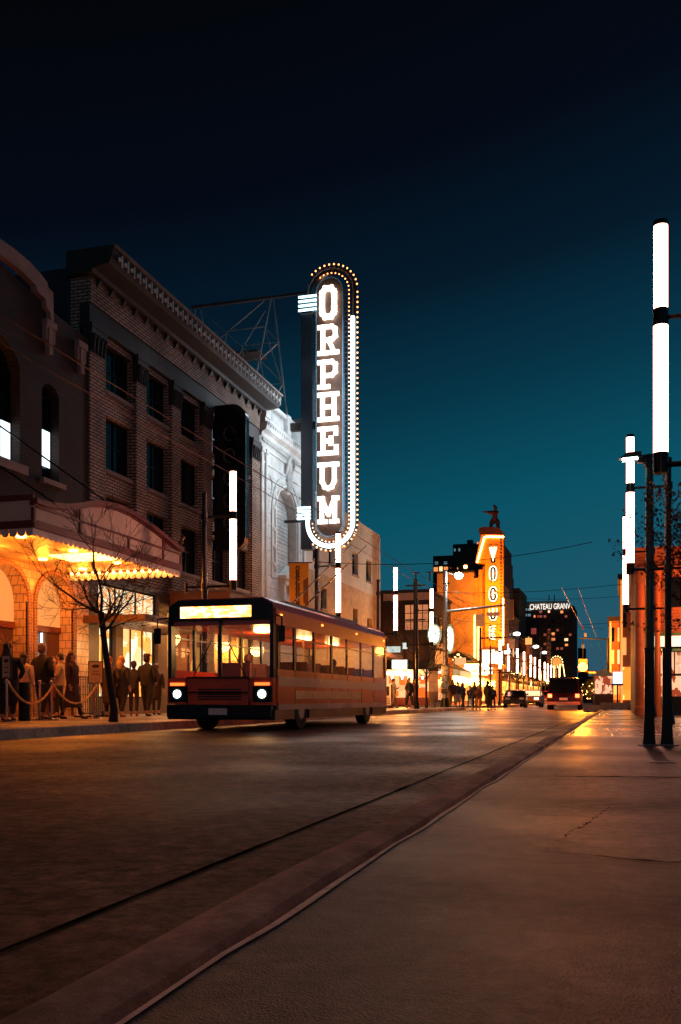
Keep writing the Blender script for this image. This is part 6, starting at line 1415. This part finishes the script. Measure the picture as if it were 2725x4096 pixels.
# ------------------------------------------------------------------ overhead wires
def wire(lb, pts, r=.012, m=None): 
    o = MB().tube(pts, r, 5).build('overhead_wire', m or M_wire); tag(o, lb, 'wire', 'overhead trolley and span wires'); return o
M_wire = mat('copper_wire', (.25, .1, .05), .35, metal=.8, bump=0)
for X, lb in ((-7.7, 'trolley wire over the bus lane, upper of the left pair'), (-8.3, 'trolley wire over the bus lane, lower of the left pair'), (-2.5, 'trolley wire over the right lane, left of the pair crossing the traffic light'), (-1.8, 'trolley wire over the right lane, right of the pair crossing the traffic light')):
    pts = []
    for i in range(90):
        y = -2+i*2.2
        if X > -3 and y < 44: continue
        pts.append((X, y, 5.55-.06*math.sin(math.pi*((y % 22)/22))))
    wire(lb, pts, .011)
for (a, b_, lb) in (((-9.9, 31.2, 5.2), (-.9, 34, 5.9), 'span wire from the lamp post beside the banner across the street'), ((-9.9, 48, 6.0), (3, 50, 6.6), 'thin span wire crossing above the VOGUE tower'), ((-10, 59, 7.2), (.6, 58.5, 6.6), 'span wire crossing below the CHATEAU sign height'), ((-10, 59.5, 5.5), (.6, 59.5, 5.2), 'lower span wire before the VOGUE tower'), ((-15, 30, 7.6), (-9.9, 22, 5.5), 'slack wire from the brick wall to the first lamp post'), ((-10, 59.6, 6.9), (-.9, 66, 5.2), 'slack service wire right of the VOGUE tower')):
    A, B_ = Vector(a), Vector(b_); wire(lb, [A.lerp(B_, i/12)-Vector((0, 0, .35*4*(i/12)*(1-i/12))) for i in range(13)], .012, M_black)
for x, y in ((-7.7, 40), (-8.3, 40), (-7.7, 44)):
    t = thing('wire_hanger', ('insulated hanger on the upper trolley wire, right of the beige building' if x == -7.7 and y == 40 else 'insulated hanger on the lower trolley wire, right of the beige building' if y == 40 else 'insulated hanger farther along the upper trolley wire'), 'wire hanger', (x, y, 5.5))
    MB().cyl((x, y, 5.52), (x, y, 5.85), .03).build('stem', M_black, t); MB().box(x-.16, x+.16, y-.03, y+.03, 5.85, 5.9).build('yoke', M_black, t)
# utility pole
x, z = at_Y(*z5(318, 620), 66); t = thing('utility_pole', 'wooden utility pole with crossarm before the many-paned window', 'utility pole', (x, 66, -.13))
t.location = (x, 66, .05); MB().cyl((x, 66, -.13), (x, 66, z), .2, .14).build('pole', M_bark, t)
for zz_ in (z-2.9, z-.5): MB().box(x-.7, x+.7, 65.93, 66.07, zz_, zz_+.1).build('crossarm', M_bark, t)

# ------------------------------------------------------------------ added lamps standing in for light of the lit shops and signs
for (x, y, z, col, p, s_) in (
    (-13.0, 100.5, 12.5, (1, .27, .01), 1300, .6), (-13.0, 100.5, 8.0, (1, .27, .01), 1300, .6), (-16.5, 99, 9, (1, .4, .08), 500, .6),
    (-12.5, 93, 2.6, (1, .3, .04), 1100, .4), (-12.5, 108, 2.8, (1, .3, .04), 1600, .4), (-12.2, 122, 2.8, (1, .3, .04), 1600, .4), (-12, 140, 2.8, (1, .3, .04), 2000, .4), (-12, 165, 4.5, (1, .4, .08), 2500, .5),
    (-17, 76.6, 2.3, (1, .4, .12), 500, .3), (-13.4, 81, 2.2, (1, .5, .2), 200, .3),
    (-13.4, 26.5, 2.2, (1, .5, .17), 70, .3), (-13.2, 29, 2.0, (1, .45, .12), 70, .3), (-13.0, 33.5, 3.2, (1, .4, .1), 120, .3), (-12.6, 36.8, 5.2, (1, .42, .16), 90, .3),
    (-12.4, 50, 2.6, (1, .35, .07), 450, .3), (-12.4, 56, 2.6, (1, .35, .07), 600, .3)):
    light('POINT', (x, y, z), col, p*1.35, size=s_)

# pieces one could count become parts of their own
SPLIT = {'modillions': 'modillion', 'collar': 'collar', 'arm': 'arm', 'end_frame': 'end_frame', 'end_panel': 'end_panel', 'pilaster': 'pilaster', 'pilaster_trim': 'pilaster_trim',
         'bracket': 'bracket', 'crossarm': 'crossarm', 'foot': 'foot', 'roundel': 'roundel', 'rosettes': 'rosette', 'tie_rod': 'tie_rod', 'wiper': 'wiper', 'window_pillars': 'window_pillar', 'marker_lights': 'marker_light', 'stud': 'stud', 'side_stripe': 'side_stripe', 'windscreen_frame': 'windscreen_frame', 'pedestrian_signal': 'pedestrian_signal', 'dentil_course': 'dentil', 'skirt': 'skirt_panel'}
def split_loose(o, nm):
    me = o.data; n = len(me.vertices); par = list(range(n))
    def find(a):
        while par[a] != a: par[a] = par[par[a]]; a = par[a]
        return a
    for e_ in me.edges:
        a, b_ = find(e_.vertices[0]), find(e_.vertices[1])
        if a != b_: par[a] = b_
    g = {}
    for p in me.polygons: g.setdefault(find(p.vertices[0]), []).append(tuple(p.vertices))
    if len(g) < 2 or len(g) > 60: return
    co = [v.co.copy() for v in me.vertices]; sm = me.polygons[0].use_smooth; m = me.materials[0]
    for i, fs in enumerate(g.values()):
        idx = {}; vs_ = []
        for f_ in fs:
            for a in f_:
                if a not in idx: idx[a] = len(vs_); vs_.append(tuple(co[a]))
        me2 = bpy.data.meshes.new(nm); me2.from_pydata(vs_, [], [tuple(idx[a] for a in f_) for f_ in fs]); me2.materials.append(m)
        if sm:
            me2.polygons.foreach_set('use_smooth', [True]*len(me2.polygons))
            try: me2.set_sharp_from_angle(angle=R(40))
            except Exception: pass
        if i == 0: o.data = me2; o.name = nm
        else:
            c = bpy.data.objects.new(nm, me2); C.objects.link(c); c.parent = o.parent; c.location = o.location
for o in list(bpy.data.objects):
    base = o.name.split('.')[0]
    if o.type == 'MESH' and o.parent is not None and base in SPLIT: split_loose(o, SPLIT[base])
